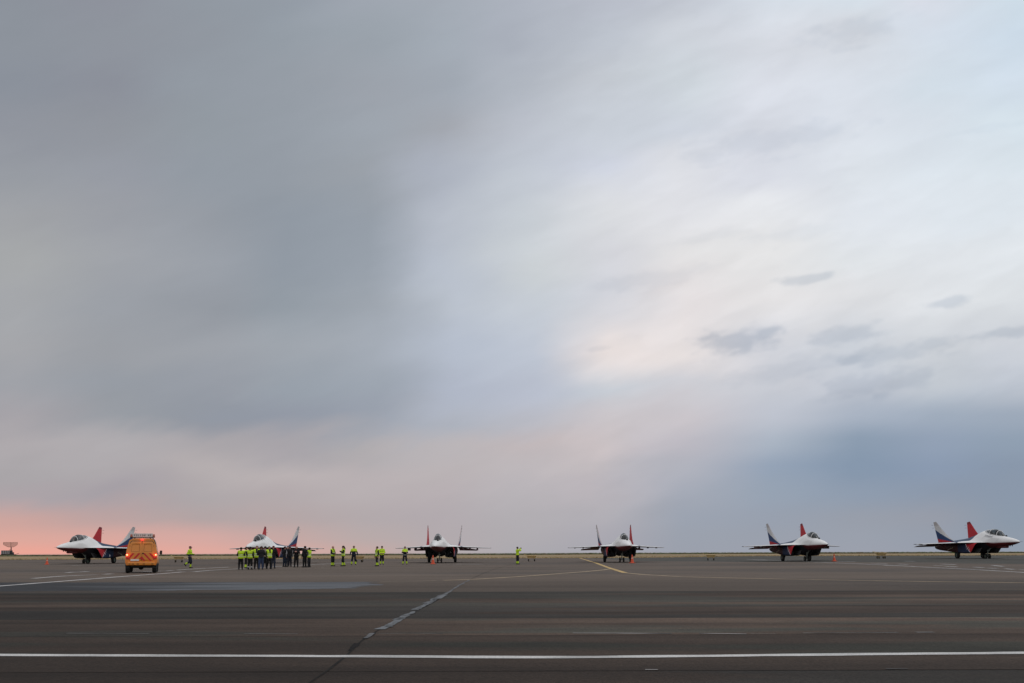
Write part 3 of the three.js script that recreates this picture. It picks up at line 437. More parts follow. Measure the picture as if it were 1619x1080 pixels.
// ------------------------------------------------------------------ orange service van
{
  const [vx, vy, vz] = sight(222, 906.6);
  const v = thing('service_van', 'orange service van seen from behind with red chevrons and a roof sign', 'van', [vx, vy + 0.006, vz], Math.atan2(-vx, -vz) + Math.PI + Math.PI - 0.045); v.scale.setScalar(0.95);
  const orange = paint(0.63, 0.222, 0.02, 0.4, { clearcoat: 0.5, clearcoatRoughness: 0.15 }), seam = paint(0.02, 0.012, 0.006, 0.9), chev = paint(0.5, 0.014, 0.018, 0.5), black = paint(0.014, 0.014, 0.014, 0.75), rubber = tyreMat;
  // local axes: the rear faces +z, the van runs towards -z
  const hw = tab([[0.5, 0.88], [0.75, 0.955], [1.0, 0.955], [1.3, 0.93], [1.6, 0.89], [1.9, 0.825], [2.1, 0.765], [2.2, 0.71], [2.25, 0.52]]);
  const rear = (y) => -0.03 - 0.1 * sstep(1.2, 2.25, y), roofAt = tab([[-4.7, 1.0], [-4.4, 1.15], [-3.75, 1.3], [-3.0, 2.05], [-2.6, 2.2], [-2, 2.25], [0, 2.25]]);
  const sect = (k) => { const z = -4.75 * k, top = roofAt(Math.min(-0.02, z)), L = []; for (let i = 0; i <= 16; i++) { const y = mix(0.5, top, i / 16), yy = mix(0.5, 2.25, Math.pow(i / 16, 0.9)); L.push([hw(yy) * (1 - 0.16 * sstep(0.85, 1, k)), y, z]); } return L; };
  const NB = 40;
  const bodyGeo = grid(NB, 34, (i, j) => { const k = i / (NB - 1), L = sect(k), q = j < 17 ? L[j] : L[33 - j]; return [(j < 17 ? 1 : -1) * q[0], q[1], q[2] + (i === 0 ? rear(q[1]) : 0)]; }, { wrap: true });
  const capGeo = (k) => { const L = sect(k); return grid(17, 9, (i, j) => [L[i][0] * (j / 4 - 1), L[i][1], L[i][2] + (k === 0 ? rear(L[i][1]) : 0)], { flip: k > 0 }); };
  part('body', [bodyGeo, capGeo(0), capGeo(1)], new THREE.MeshPhysicalMaterial({ color: orange.color, roughness: 0.4, clearcoat: 0.5, clearcoatRoughness: 0.15, side: THREE.DoubleSide }), v);
  const onRear = (x, y, off) => [x, y, rear(y) + off];
  for (const sx of [-1, 1]) {                                       // two rear doors with pressed panels
    const dxo = (y) => Math.min(hw(y) - 0.12, 0.72);
    const dr = part('rear_door', grid(24, 12, (i, j) => { const y = mix(0.78, 2.06, i / 23), e = (i === 0 || i === 23 || j === 0 || j === 11) ? 0 : 0.022, x = mix(0.012, dxo(y), j / 11); const pr = sstep(0.1, 0.14, x) * (1 - sstep(dxo(y) - 0.16, dxo(y) - 0.11, x)) * sstep(1.38, 1.42, y) * (1 - sstep(1.86, 1.9, y)); return onRear(sx * x, y, 0.003 + e - 0.018 * pr); }, { flip: sx < 0 }), new THREE.MeshPhysicalMaterial({ color: orange.color, roughness: 0.4, clearcoat: 0.5, clearcoatRoughness: 0.15, side: THREE.DoubleSide }), v);
    part('seam', [[0.006, 0.8, 0.006, 2.05], [0.74, 0.85, 0.63, 2.0]].map(([a, b, c, d]) => bar(onRear(sx * a, b, 0.004), onRear(sx * c, d, 0.004), 0.008, 0.008, 5)), seam, dr);
    part('window_seal', [[0.13, 1.4, 0.13, 1.88], [0.13, 1.88, 0.58, 1.88], [0.58, 1.88, 0.62, 1.4], [0.62, 1.4, 0.13, 1.4]].map(([a, b, c, d]) => bar(onRear(sx * a, b, 0.022), onRear(sx * c, d, 0.022), 0.011, 0.011, 5)), paint(0.36, 0.13, 0.02, 0.6), dr);
    for (let h = 0; h < 2; h++) part('hinge', bar(onRear(sx * 0.7, 1.1 + h * 0.65, 0.02), onRear(sx * 0.7, 1.2 + h * 0.65, 0.02), 0.025), orange, dr);
    // chevron stripes on the door
    const strip = (a) => { const sh = new THREE.Shape(a.map(([x, y]) => new THREE.Vector2(sx * x, y))); return new THREE.ShapeGeometry(sh); };
    const stripes = sx < 0 ? [[[0.86, 0.9], [0.72, 0.9], [0.42, 1.28], [0.56, 1.28]], [[0.5, 0.92], [0.36, 0.92], [0.06, 1.28], [0.2, 1.28]]] : [[[0.08, 1.28], [0.2, 1.28], [0.62, 0.8], [0.5, 0.8]], [[0.42, 1.28], [0.56, 1.28], [0.86, 0.93], [0.74, 0.9]]];
    stripes.forEach((a) => { const g = strip(a), p = g.attributes.position; for (let i = 0; i < p.count; i++) p.setZ(i, rear(p.getY(i)) + 0.03); part('chevron_stripe', g, new THREE.MeshPhysicalMaterial({ color: chev.color, roughness: 0.5, side: THREE.DoubleSide }), v); });
    const lampRed = new THREE.MeshPhysicalMaterial({ color: new THREE.Color().setRGB(0.4, 0.02, 0.02), roughness: 0.2, clearcoat: 1 });
    const cl = part('tail_lamp', box(sx * 0.8, sx * 0.915, 0.92, 1.3, rear(1.1) - 0.1, rear(1.1) + 0.04, 0.03), lampRed, v);
    part('lamp_bulb', new THREE.SphereGeometry(0.062, 16, 12).scale(1, 1.1, 0.5).translate(sx * 0.857, 1.17, rear(1.1) + 0.045), new THREE.MeshStandardMaterial({ color: 0x200000, emissive: new THREE.Color(1, 0.12, 0.05), emissiveIntensity: 5 }), cl);
    part('lamp_bulb', new THREE.SphereGeometry(0.018, 12, 10).translate(sx * 0.857, 1.175, rear(1.1) + 0.075), new THREE.MeshStandardMaterial({ color: 0x201000, emissive: new THREE.Color(1, 0.75, 0.3), emissiveIntensity: 6 }), cl);
    const pl = new THREE.PointLight(new THREE.Color(1, 0.1, 0.05), 0.1, 0); pl.position.set(sx * 0.857, 1.17, rear(1.1) + 0.16); pl.castShadow = true; pl.shadow.radius = 3; v.add(pl);
    for (const z of [-1.0, -3.85]) {
      const prof = [[0.2, -0.13], [0.3, -0.14], [0.365, -0.11], [0.38, -0.05], [0.38, 0.05], [0.365, 0.11], [0.3, 0.14], [0.2, 0.13]].map((p) => new THREE.Vector2(...p));
      const wl = part('wheel', new THREE.LatheGeometry(prof, 28).rotateZ(Math.PI / 2).translate(sx * 0.8, 0.38, z + 0.45), rubber, v);
      part('rim', new THREE.CylinderGeometry(0.21, 0.21, 0.2, 18).rotateZ(Math.PI / 2).translate(sx * 0.82, 0.38, z + 0.45), metal, wl);
      part('mud_flap', box(sx * 0.68, sx * 0.93, 0.3, 0.78, z + 0.86, z + 0.885, 0.01), black, v);
      part('wheel_arch', new THREE.TorusGeometry(0.43, 0.05, 8, 20, Math.PI).rotateY(Math.PI / 2).translate(sx * 0.9, 0.42, z + 0.45), black, v);
    }
    part('side_mirror', [box(sx * 1.0, sx * 1.16, 1.2, 1.47, -3.3, -3.2, 0.05), bar([sx * 0.86, 1.28, -3.2], [sx * 1.05, 1.3, -3.22], 0.02)], black, v);
    part('beacon', [new THREE.CylinderGeometry(0.06, 0.075, 0.11, 16).translate(sx * 0.68, 2.42, -0.42), new THREE.SphereGeometry(0.06, 16, 8, 0, 6.3, 0, 1.57).translate(sx * 0.68, 2.475, -0.42)], paint(0.36, 0.07, 0.02, 0.25, { clearcoat: 1 }), v);
    part('beacon_base', box(sx * 0.6, sx * 0.75, 2.3, 2.365, -0.5, -0.34, 0.02), black, v);
    part('sign_post', [bar([sx * 0.6, 2.12, -0.35], [sx * 0.64, 2.34, -0.42], 0.022), bar([sx * 0.4, 2.2, -0.75], [sx * 0.5, 2.36, -0.47], 0.018)], black, v);
  }
  part('rain_gutter', new THREE.TubeGeometry(new THREE.CatmullRomCurve3([[0.66, 2.24, -0.4], [0.73, 2.14, -0.14], [0.79, 1.98, -0.12], [0.83, 1.8, -0.12], [0.86, 1.68, -0.14]].map((p) => new THREE.Vector3(...p))), 20, 0.024, 6), black, v);
  part('roof_edge', [bar([-0.62, 2.075, rear(2.07) + 0.012], [0.62, 2.075, rear(2.07) + 0.012], 0.016), bar([-0.62, 2.075, rear(2.07) + 0.012], [-0.72, 1.93, rear(1.93) + 0.012], 0.014), bar([0.62, 2.075, rear(2.07) + 0.012], [0.72, 1.93, rear(1.93) + 0.012], 0.014)], black, v);
  part('centre_triangle', (() => { const g = new THREE.ShapeGeometry(new THREE.Shape([[-0.16, 0.92], [0.02, 1.09], [0.24, 0.8], [0.1, 0.8], [0.02, 0.9]].map((p) => new THREE.Vector2(...p)))), p = g.attributes.position; for (let i = 0; i < p.count; i++) p.setZ(i, rear(p.getY(i)) + 0.033); return g; })(), new THREE.MeshPhysicalMaterial({ color: chev.color, roughness: 0.5, side: THREE.DoubleSide }), v);
  part('door_handle', box(0.03, 0.13, 1.24, 1.3, rear(1.27) + 0.02, rear(1.27) + 0.07, 0.015), black, v);
  const bump = part('rear_bumper', box(-0.82, 0.82, 0.5, 0.72, -0.3, 0.1, 0.05), orange, v);
  for (const [a, b] of [[-0.74, -0.62], [-0.57, -0.42], [-0.27, -0.12], [0.1, 0.23], [0.6, 0.73]]) part('bumper_slot', box(a, b, 0.565, 0.61, 0.06, 0.106, 0.01), dark, bump);
  {
    const c = document.createElement('canvas'); c.width = 256; c.height = 64; const k = c.getContext('2d'); k.fillStyle = '#d8d8d6'; k.fillRect(0, 0, 256, 64); k.fillStyle = '#77777a'; k.fillRect(0, 0, 256, 3); k.fillRect(0, 61, 256, 3); k.fillRect(0, 0, 3, 64); k.fillRect(253, 0, 3, 64); k.fillRect(190, 6, 2, 52);
    const tx = new THREE.CanvasTexture(c); tx.colorSpace = THREE.SRGBColorSpace;
    const np = part('number_plate', box(-0.65, -0.14, 0.78, 0.9, rear(0.85) + 0.02, rear(0.85) + 0.045, 0.008), whitePaint, v);
    part('plate_face', new THREE.PlaneGeometry(0.49, 0.105).translate(-0.395, 0.84, rear(0.85) + 0.0485), new THREE.MeshStandardMaterial({ map: tx, roughness: 0.5 }), np);
  }
  const third = part('brake_lamp', box(-0.09, 0.09, 2.13, 2.18, rear(2.15) - 0.05, rear(2.15) + 0.05, 0.02), new THREE.MeshStandardMaterial({ color: 0x300000, emissive: new THREE.Color(1, 0.05, 0.05), emissiveIntensity: 2.2, roughness: 0.3 }), v); void third;
  const pl = new THREE.PointLight(new THREE.Color(1, 0.08, 0.06), 0.08, 0); pl.position.set(0, 2.155, rear(2.15) + 0.14); pl.castShadow = true; pl.shadow.radius = 4; v.add(pl);
  part('underbody', [box(-0.66, 0.66, 0.36, 0.56, -4.2, -0.12, 0.06), new THREE.SphereGeometry(0.16, 16, 12).translate(-0.02, 0.36, -0.55), bar([-0.72, 0.38, -0.55], [0.72, 0.38, -0.55], 0.06), bar([0.3, 0.4, -0.8], [0.3, 0.38, 0.02], 0.035)], black, v);
  part('roof_rack', [bar([-0.66, 2.3, -0.42], [0.66, 2.3, -0.42], 0.025), bar([-0.5, 2.24, -0.42], [-0.5, 2.3, -0.42], 0.03), bar([0.5, 2.24, -0.42], [0.5, 2.3, -0.42], 0.03)], black, v);
  const sign = part('roof_sign', box(-0.61, 0.61, 2.325, 2.575, -0.5, -0.4, 0.02), paint(0.5, 0.5, 0.49, 0.5), v);
  {
    const c = document.createElement('canvas'); c.width = 1024; c.height = 208; const k = c.getContext('2d');
    k.fillStyle = '#c9c7c5'; k.fillRect(0, 0, 1024, 208); k.fillStyle = '#2c1a22'; k.font = 'bold 150px sans-serif'; k.textAlign = 'center'; k.textBaseline = 'middle'; [...'FOLLOW ME'].forEach((ch, i) => k.fillText(ch, 92 + i * 105, 108, 92));
    const tx = new THREE.CanvasTexture(c); tx.colorSpace = THREE.SRGBColorSpace; tx.anisotropy = 8;
    part('sign_face', new THREE.PlaneGeometry(1.18, 0.235).translate(0, 2.45, -0.396), new THREE.MeshStandardMaterial({ map: tx, roughness: 0.5 }), sign);
  }
}

// ------------------------------------------------------------------ people
function surface(f, lo, hi, cell) {                                  // surface nets over a distance field
  const n = [0, 1, 2].map((k) => Math.max(3, Math.ceil((hi[k] - lo[k]) / cell) + 1)), [nx, ny, nz] = n, val = new Float32Array(nx * ny * nz), id = new Int32Array(nx * ny * nz).fill(-1), P = [], I = [];
  const ix = (x, y, z) => (z * ny + y) * nx + x;
  for (let z = 0; z < nz; z++) for (let y = 0; y < ny; y++) for (let x = 0; x < nx; x++) val[ix(x, y, z)] = f(lo[0] + x * cell, lo[1] + y * cell, lo[2] + z * cell);
  for (let z = 0; z < nz - 1; z++) for (let y = 0; y < ny - 1; y++) for (let x = 0; x < nx - 1; x++) {
    let mask = 0; const c = [];
    for (let k = 0; k < 8; k++) { const v = val[ix(x + (k & 1), y + ((k >> 1) & 1), z + (k >> 2))]; c.push(v); if (v < 0) mask |= 1 << k; }
    if (mask === 0 || mask === 255) continue;
    let sx = 0, sy = 0, sz = 0, m = 0;
    for (const [a, b] of EDGES) { if ((c[a] < 0) === (c[b] < 0)) continue; const t = c[a] / (c[a] - c[b]); sx += (a & 1) + t * ((b & 1) - (a & 1)); sy += ((a >> 1) & 1) + t * (((b >> 1) & 1) - ((a >> 1) & 1)); sz += (a >> 2) + t * ((b >> 2) - (a >> 2)); m++; }
    id[ix(x, y, z)] = P.length / 3; P.push(lo[0] + (x + sx / m) * cell, lo[1] + (y + sy / m) * cell, lo[2] + (z + sz / m) * cell);
  }
  const quad = (a, b, c, d, fl) => { if (a < 0 || b < 0 || c < 0 || d < 0) return; if (fl) I.push(a, c, b, a, d, c); else I.push(a, b, c, a, c, d); };
  for (let z = 1; z < nz - 1; z++) for (let y = 1; y < ny - 1; y++) for (let x = 1; x < nx - 1; x++) {
    const v = val[ix(x, y, z)] < 0;
    if (v !== val[ix(x + 1, y, z)] < 0) quad(id[ix(x, y - 1, z - 1)], id[ix(x, y, z - 1)], id[ix(x, y, z)], id[ix(x, y - 1, z)], !v);
    if (v !== val[ix(x, y + 1, z)] < 0) quad(id[ix(x - 1, y, z - 1)], id[ix(x, y, z - 1)], id[ix(x, y, z)], id[ix(x - 1, y, z)], v);
    if (v !== val[ix(x, y, z + 1)] < 0) quad(id[ix(x - 1, y - 1, z)], id[ix(x, y - 1, z)], id[ix(x, y, z)], id[ix(x - 1, y, z)], !v);
  }
  const g = new THREE.BufferGeometry(); g.setAttribute('position', new THREE.Float32BufferAttribute(P, 3)); g.setIndex(I); g.computeVertexNormals();
  return g;
}
const EDGES = [[0, 1], [2, 3], [4, 5], [6, 7], [0, 2], [1, 3], [4, 6], [5, 7], [0, 4], [1, 5], [2, 6], [3, 7]];
function field(bones, k = 0.035, grow = 0) {                         // bones: [a, b, ra, rb]
  return (x, y, z) => {
    let d = 1e3;
    for (const [a, b, ra, rb] of bones) {
      const dx = b[0] - a[0], dy = b[1] - a[1], dz = b[2] - a[2], px = x - a[0], py = y - a[1], pz = z - a[2], h = clamp((px * dx + py * dy + pz * dz) / (dx * dx + dy * dy + dz * dz + 1e-9));
      const e = Math.hypot(px - dx * h, py - dy * h, pz - dz * h) - mix(ra, rb, h) - grow, q = Math.max(k - Math.abs(d - e), 0) / k;
      d = Math.min(d, e) - q * q * k * 0.25;
    }
    return d;
  };
}
function mesh(bones, cell, k, grow = 0, cut) {
  const lo = [1e3, 1e3, 1e3], hi = [-1e3, -1e3, -1e3], m = grow + cell * 2.2;
  for (const [a, b, ra, rb] of bones) for (let i = 0; i < 3; i++) { lo[i] = Math.min(lo[i], a[i] - ra - m, b[i] - rb - m); hi[i] = Math.max(hi[i], a[i] + ra + m, b[i] + rb + m); }
  const f = field(bones, k, grow);
  return surface(cut ? (x, y, z) => cut(f(x, y, z), x, y, z) : f, lo, hi, cell);
}
const ARMS = {                                                       // [left elbow, left wrist, right elbow, right wrist]
  down: [[0.25, 1.13, -0.02], [0.26, 0.88, 0.06], [-0.25, 1.13, -0.02], [-0.26, 0.88, 0.06]],
  apart: [[0.29, 1.16, 0.0], [0.37, 0.93, 0.06], [-0.28, 1.16, 0], [-0.34, 0.94, 0.08]],
  front: [[0.27, 1.14, 0.03], [0.06, 1.08, 0.23], [-0.27, 1.14, 0.03], [-0.06, 1.06, 0.23]],
  crossed: [[0.25, 1.16, 0.1], [-0.07, 1.24, 0.22], [-0.25, 1.16, 0.1], [0.08, 1.18, 0.25]],
  chest: [[0.26, 1.18, 0.05], [0.05, 1.28, 0.24], [-0.26, 1.18, 0.05], [-0.05, 1.27, 0.24]],
  behind: [[0.27, 1.15, -0.08], [0.05, 1.0, -0.2], [-0.27, 1.15, -0.08], [-0.05, 1.02, -0.2]],
  photo: [[0.22, 1.38, 0.24], [0.07, 1.57, 0.32], [-0.22, 1.38, 0.24], [-0.07, 1.57, 0.32]],
  reach: [[0.25, 1.13, -0.02], [0.26, 0.88, 0.06], [-0.27, 1.26, 0.2], [-0.22, 1.36, 0.46]],
  pocket: [[0.27, 1.14, -0.06], [0.2, 0.93, 0.08], [-0.27, 1.14, -0.06], [-0.2, 0.93, 0.08]],
  walk: [[0.25, 1.15, 0.0], [0.2, 1.1, 0.28], [-0.25, 1.15, -0.1], [-0.22, 0.98, 0.12]],
};
function hand(wr, el, sx) {
  const d = new THREE.Vector3(wr[0] - el[0], wr[1] - el[1], wr[2] - el[2]).normalize(), n = new THREE.Vector3(-sx, 0, 0).addScaledVector(d, sx * d.x).normalize(), w = new THREE.Vector3().crossVectors(d, n);
  if (!isFinite(n.x) || n.length() < 0.5) n.set(0, -1, 0), w.crossVectors(d, n);
  const P = (a, b, c) => [wr[0] + d.x * a + w.x * b + n.x * c, wr[1] + d.y * a + w.y * b + n.y * c, wr[2] + d.z * a + w.z * b + n.z * c], B = [];
  B.push([P(-0.03, 0, 0), P(0.02, 0, 0), 0.03, 0.026]);
  for (let i = 0; i < 4; i++) { const o = (i - 1.5) * 0.021, L = [0.066, 0.075, 0.07, 0.055][i]; B.push([P(0.02, o * 0.8, 0), P(0.088, o, 0.004), 0.014, 0.013], [P(0.088, o, 0.004), P(0.088 + L * 0.5, o * 1.05, 0.016), 0.0095, 0.009], [P(0.088 + L * 0.5, o * 1.05, 0.016), P(0.088 + L * 0.88, o * 1.05, 0.038), 0.009, 0.0075]); }
  const ts = 1; B.push([P(0.025, ts * 0.028, 0.005), P(0.062, ts * 0.055, 0.02), 0.013, 0.011], [P(0.062, ts * 0.055, 0.02), P(0.092, ts * 0.058, 0.032), 0.0105, 0.009]);
  return mesh(B, 0.0075, 0.008);
}
const skinMats = [paint(0.42, 0.22, 0.16, 0.6), paint(0.5, 0.25, 0.2, 0.6), paint(0.3, 0.16, 0.11, 0.6)];
const CLOTH = {}; const cloth = (hex) => (CLOTH[hex] ??= new THREE.MeshPhysicalMaterial({ color: new THREE.Color(hex), roughness: 0.92, sheen: 0.25, sheenRoughness: 0.8 }));
const HIVIS = new THREE.MeshPhysicalMaterial({ color: new THREE.Color().setRGB(0.5, 0.72, 0.02), roughness: 0.8 }), BANDM = paint(0.5, 0.52, 0.5, 0.35, { metalness: 0.2 });
function person(label, u, foot, top, face, { arms = 'down', legs = 'stand', jacket = '#15161a', trousers = '#101218', outfit = 'plain', cuffs = false, band = false, yoke = 0, hat = 'hair', hatColor = '#17120f', tone = 0, lean = 0, group, sleeves, ankle = false } = {}) {
  const p = sight(u, foot), H = clamp((foot - top) * Math.hypot(p[0] * 0, p[2]) / FOCAL, 1.55, 1.88), k = H / 1.77;
  const t = thing('person', label, 'person', [p[0], p[1] + 0.016, p[2]], face * Math.PI / 180, group);
  t.scale.setScalar(k);
  const A = ARMS[arms], sh = [[0.185, 1.41, 0], [-0.185, 1.41, 0]];
  const st = { stand: [[0.11, 0.5, 0.015], [0.125, 0.09, -0.01], [-0.11, 0.5, 0.015], [-0.125, 0.09, 0]], wide: [[0.14, 0.5, 0.02], [0.19, 0.09, 0], [-0.14, 0.5, 0.02], [-0.19, 0.09, 0]], step: [[0.1, 0.5, 0.07], [0.1, 0.09, 0.07], [-0.1, 0.5, -0.03], [-0.11, 0.09, -0.16]], walk: [[0.095, 0.5, 0.08], [0.095, 0.09, 0.02], [-0.095, 0.51, 0.05], [-0.1, 0.33, -0.3]] }[legs];
  const hips = [[0.09, 0.92, 0], [-0.09, 0.92, 0]];
  const leg = (g) => [[hips[0], st[0], 0.085 + g, 0.062 + g], [st[0], st[1], 0.06 + g, 0.04 + g], [hips[1], st[2], 0.085 + g, 0.062 + g], [st[2], st[3], 0.06 + g, 0.04 + g]];
  const torso = (g) => [[[-0.075, 0.96, 0], [0.075, 0.96, 0], 0.105 + g, 0.105 + g], [[-0.05, 1.12, 0.005], [0.05, 1.12, 0.005], 0.1 + g, 0.1 + g], [[-0.075, 1.3, 0], [0.075, 1.3, 0], 0.108 + g, 0.108 + g], [[-0.15, 1.415, -0.01], [0.15, 1.415, -0.01], 0.062 + g, 0.062 + g]];
  const arm = (g) => [[sh[0], A[0], 0.055 + g, 0.043 + g], [A[0], A[1], 0.042 + g, 0.03 + g], [sh[1], A[2], 0.055 + g, 0.043 + g], [A[2], A[3], 0.042 + g, 0.03 + g]];
  const neck = [[[0, 1.43, -0.01], [0, 1.56, 0.01], 0.058, 0.052]];
  // one body surface; the head and hands on finer grids
  const head = [[[0, 1.66, -0.012], [0, 1.665, 0.02], 0.092, 0.088], [[0, 1.6, 0.03], [0, 1.575, 0.05], 0.066, 0.05], [[0, 1.648, 0.1], [0, 1.618, 0.122], 0.013, 0.018], [[0.085, 1.645, 0], [0.09, 1.62, 0], 0.017, 0.013], [[-0.085, 1.645, 0], [-0.09, 1.62, 0], 0.017, 0.013], [[0, 1.5, -0.005], [0, 1.58, 0.01], 0.056, 0.056], [[-0.018, 1.583, 0.098], [0.018, 1.583, 0.098], 0.009, 0.009]];
  const eyes = (d, x, y, z) => Math.max(d, 0.016 - Math.hypot(Math.abs(x) - 0.033, y - 1.652, (z - 0.108) * 0.8));
  const bodyGeo = mergeGeometries([mesh([...leg(-0.012), ...torso(-0.012), ...arm(-0.008), ...neck], 0.026, 0.05), mesh(head, 0.0115, 0.03, 0, eyes), hand(A[1], A[0], 1), hand(A[3], A[2], -1)].map((g) => g.toNonIndexed()));
  part('body', bodyGeo, skinMats[tone], t);
  part('trousers', mesh([...leg(0.022), [[-0.08, 0.94, 0], [0.08, 0.94, 0], 0.118, 0.118]], 0.025, 0.05, 0, (d, x, y) => Math.max(d, y - 1.05)), cloth(trousers), t);
  const jb = [...torso(0.03), ...arm(0.02), [[0, 1.45, -0.005], [0, 1.485, 0], 0.07, 0.066]];
  const jk = part('jacket', mesh(jb, 0.025, 0.045, 0, (d, x, y) => Math.max(d, 0.87 - y)), outfit === 'yellow' ? HIVIS : cloth(jacket), t);
  if (outfit === 'vest') part('vest', mesh(torso(0.052), 0.024, 0.05, 0, (d, x, y, z) => Math.max(d, 0.84 - y, Math.abs(x) < 0.055 && z > 0 ? (y - (1.1 + Math.abs(x) * 4)) * 0.5 : -1, Math.hypot(x, z + 0.01) * -1 + 0.06 + (y > 1.4 ? 0.03 : -1))), HIVIS, t);
  if (yoke) part('jacket_yoke', mesh(jb, 0.024, 0.045, 0.007, (d, x, y) => Math.max(d, yoke - y)), HIVIS, jk);
  if (sleeves) part('sleeve', mesh(arm(0.026), 0.024, 0.03), cloth(sleeves), jk);
  if (outfit === 'vest' || band) for (const y of outfit === 'vest' ? [1.03, 1.16] : [0.93]) part('reflective_band', mesh(torso(outfit === 'vest' ? 0.056 : 0.038), 0.02, 0.05, 0, (d, x, yy) => Math.max(d, Math.abs(yy - y) - 0.028)), BANDM, jk);
  for (const i of [0, 1]) {
    const kn = st[i * 2], an = st[i * 2 + 1], m = an.map((v, q) => mix(v, kn[q], 0.5)), lift = an[1] > 0.2;
    if (cuffs) part('trouser_cuff', mesh([[m, an.map((v, q) => mix(v, kn[q], 0.08)), 0.074, 0.07]], 0.02, 0.02), HIVIS, t);
    if (ankle) part('reflective_band', mesh([[an.map((v, q) => mix(v, kn[q], 0.32)), an.map((v, q) => mix(v, kn[q], 0.25)), 0.073, 0.073]], 0.02, 0.02), BANDM, t);
    const toe = lift ? [an[0], an[1] - 0.16, an[2] + 0.04] : [an[0] + (i ? -0.02 : 0.02), 0.035, an[2] + 0.17], heel = lift ? [an[0], an[1] - 0.02, an[2] - 0.06] : [an[0], 0.045, an[2] - 0.04];
    part('shoe', mesh([[heel, toe, 0.05, 0.04], [an, heel, 0.05, 0.05]], 0.018, 0.03, 0, lift ? undefined : (d, x, y) => Math.max(d, -y)), dark, t);
  }
  const hm = cloth(hatColor);
  if (hat === 'hair') part('hair', mesh([[[0, 1.668, -0.02], [0, 1.67, 0.012], 0.103, 0.098]], 0.012, 0.02, 0, (d, x, y, z) => Math.max(d, 1.66 - y + (z - 0.02) * 0.75)), hm, t);
  if (hat === 'cap') part('cap', [mesh([[[0, 1.675, -0.015], [0, 1.678, 0.015], 0.106, 0.104]], 0.012, 0.02, 0, (d, x, y) => Math.max(d, 1.685 - y)), mesh([[[-0.045, 1.69, 0.1], [-0.04, 1.682, 0.17], 0.014, 0.01], [[0.045, 1.69, 0.1], [0.04, 1.682, 0.17], 0.014, 0.01], [[0, 1.695, 0.1], [0, 1.685, 0.185], 0.014, 0.01]], 0.009, 0.03)], hm, t);
  if (hat === 'hood') part('hood', [mesh([[[0, 1.6, -0.1], [0, 1.5, -0.12], 0.07, 0.08]], 0.02, 0.03), mesh([[[0, 1.675, -0.015], [0, 1.678, 0.015], 0.106, 0.104]], 0.012, 0.02, 0, (d, x, y) => Math.max(d, 1.66 - y))], hm, t);
  if (arms === 'photo') part('phone', box(-0.08, 0.08, 1.58, 1.68, 0.42, 0.435, 0.006), dark, t);
  return t;
}
const NAVYC = '#131a2b', BLK = '#0b0b0d', crowd = 'people standing together by the second jet', crew = 'ground crew standing apart on the asphalt';
person('man in yellow and navy work suit and dark red cap, walking right of the van', 299, 898.8, 864.8, 88, { arms: 'walk', legs: 'walk', jacket: NAVYC, yoke: 1.12, band: true, trousers: NAVYC, cuffs: true, hat: 'cap', hatColor: '#3d1016' });
person('person in yellow vest seen from behind, leftmost of the group', 379.7, 901.2, 866.3, 200, { arms: 'front', outfit: 'vest', trousers: BLK, jacket: '#1a1a20', group: crowd });
person('person in yellow vest with pale trouser cuffs, half hidden between two yellow vests', 387.8, 899.2, 866, 100, { arms: 'crossed', outfit: 'vest', trousers: BLK, cuffs: true, group: crowd });
person('person in yellow vest seen from behind with a pale band round each ankle', 394.6, 901.2, 865.4, 172, { arms: 'down', outfit: 'vest', trousers: BLK, ankle: true, group: crowd });
person('man facing the camera in an open yellow vest, beside the dark jacket and jeans', 404.8, 900.6, 863.2, 12, { arms: 'pocket', outfit: 'vest', trousers: BLK, tone: 1, group: crowd });
person('person in dark grey jacket and blue jeans standing with back turned', 411.8, 901.2, 864.6, 205, { arms: 'front', jacket: '#17161a', trousers: '#2b3a57', hatColor: '#4a2d24', group: crowd });
person('person in beige jacket just behind the dark grey jacket', 418, 897.6, 864.6, 215, { arms: 'pocket', jacket: '#8d8277', trousers: BLK, tone: 1, group: crowd });
person('person in yellow vest turned sideways, left of the dark red cap', 424.6, 900.4, 864.8, 40, { arms: 'pocket', legs: 'step', outfit: 'vest', trousers: BLK, group: crowd });
person('person in black jacket, dark red cap and dark jeans before the red intake', 431, 899.6, 863.2, 185, { arms: 'front', jacket: '#0c0c0f', trousers: '#1d2638', hat: 'cap', hatColor: '#5b1a20', group: crowd });
person('person in black jacket and dark blue jeans, left of the grey sleeves', 449.4, 896.8, 864.8, 150, { arms: 'front', jacket: '#0d0d10', trousers: '#1c2738', tone: 1, hatColor: '#3a241c', group: crowd });
person('person in dark clothes half hidden between black jacket and grey sleeves', 453.8, 895.8, 864.8, 20, { arms: 'pocket', jacket: '#121318', trousers: '#0f141e', tone: 1, group: crowd });
person('person in black vest with light grey sleeves and navy trousers', 457, 896.9, 864.4, 195, { arms: 'down', jacket: '#0d0d10', sleeves: '#8d8c8e', trousers: '#0d1220', hatColor: '#4a4443', group: crowd });
person('bald person in black facing the camera with hands at the chest', 467.6, 897.6, 864, 5, { arms: 'chest', jacket: '#100e11', trousers: '#0d0c0f', tone: 1, hat: 'none', group: crowd });
person('tall person in black with one arm held out to the left', 481, 897.6, 863.8, 235, { arms: 'reach', jacket: BLK, trousers: BLK, group: crowd });
person('shorter person in yellow vest and grey sleeves at the right end of the group', 488, 897.5, 866.6, 250, { arms: 'front', outfit: 'vest', sleeves: '#3f4042', trousers: '#171a20', hatColor: '#16110f', group: crowd });
person('bald person in dark jacket and yellow vest facing right, first of three crew', 525.3, 895.8, 863.8, 65, { arms: 'front', outfit: 'vest', jacket: '#111218', trousers: '#0e1018', cuffs: true, tone: 1, hat: 'none', group: crew });
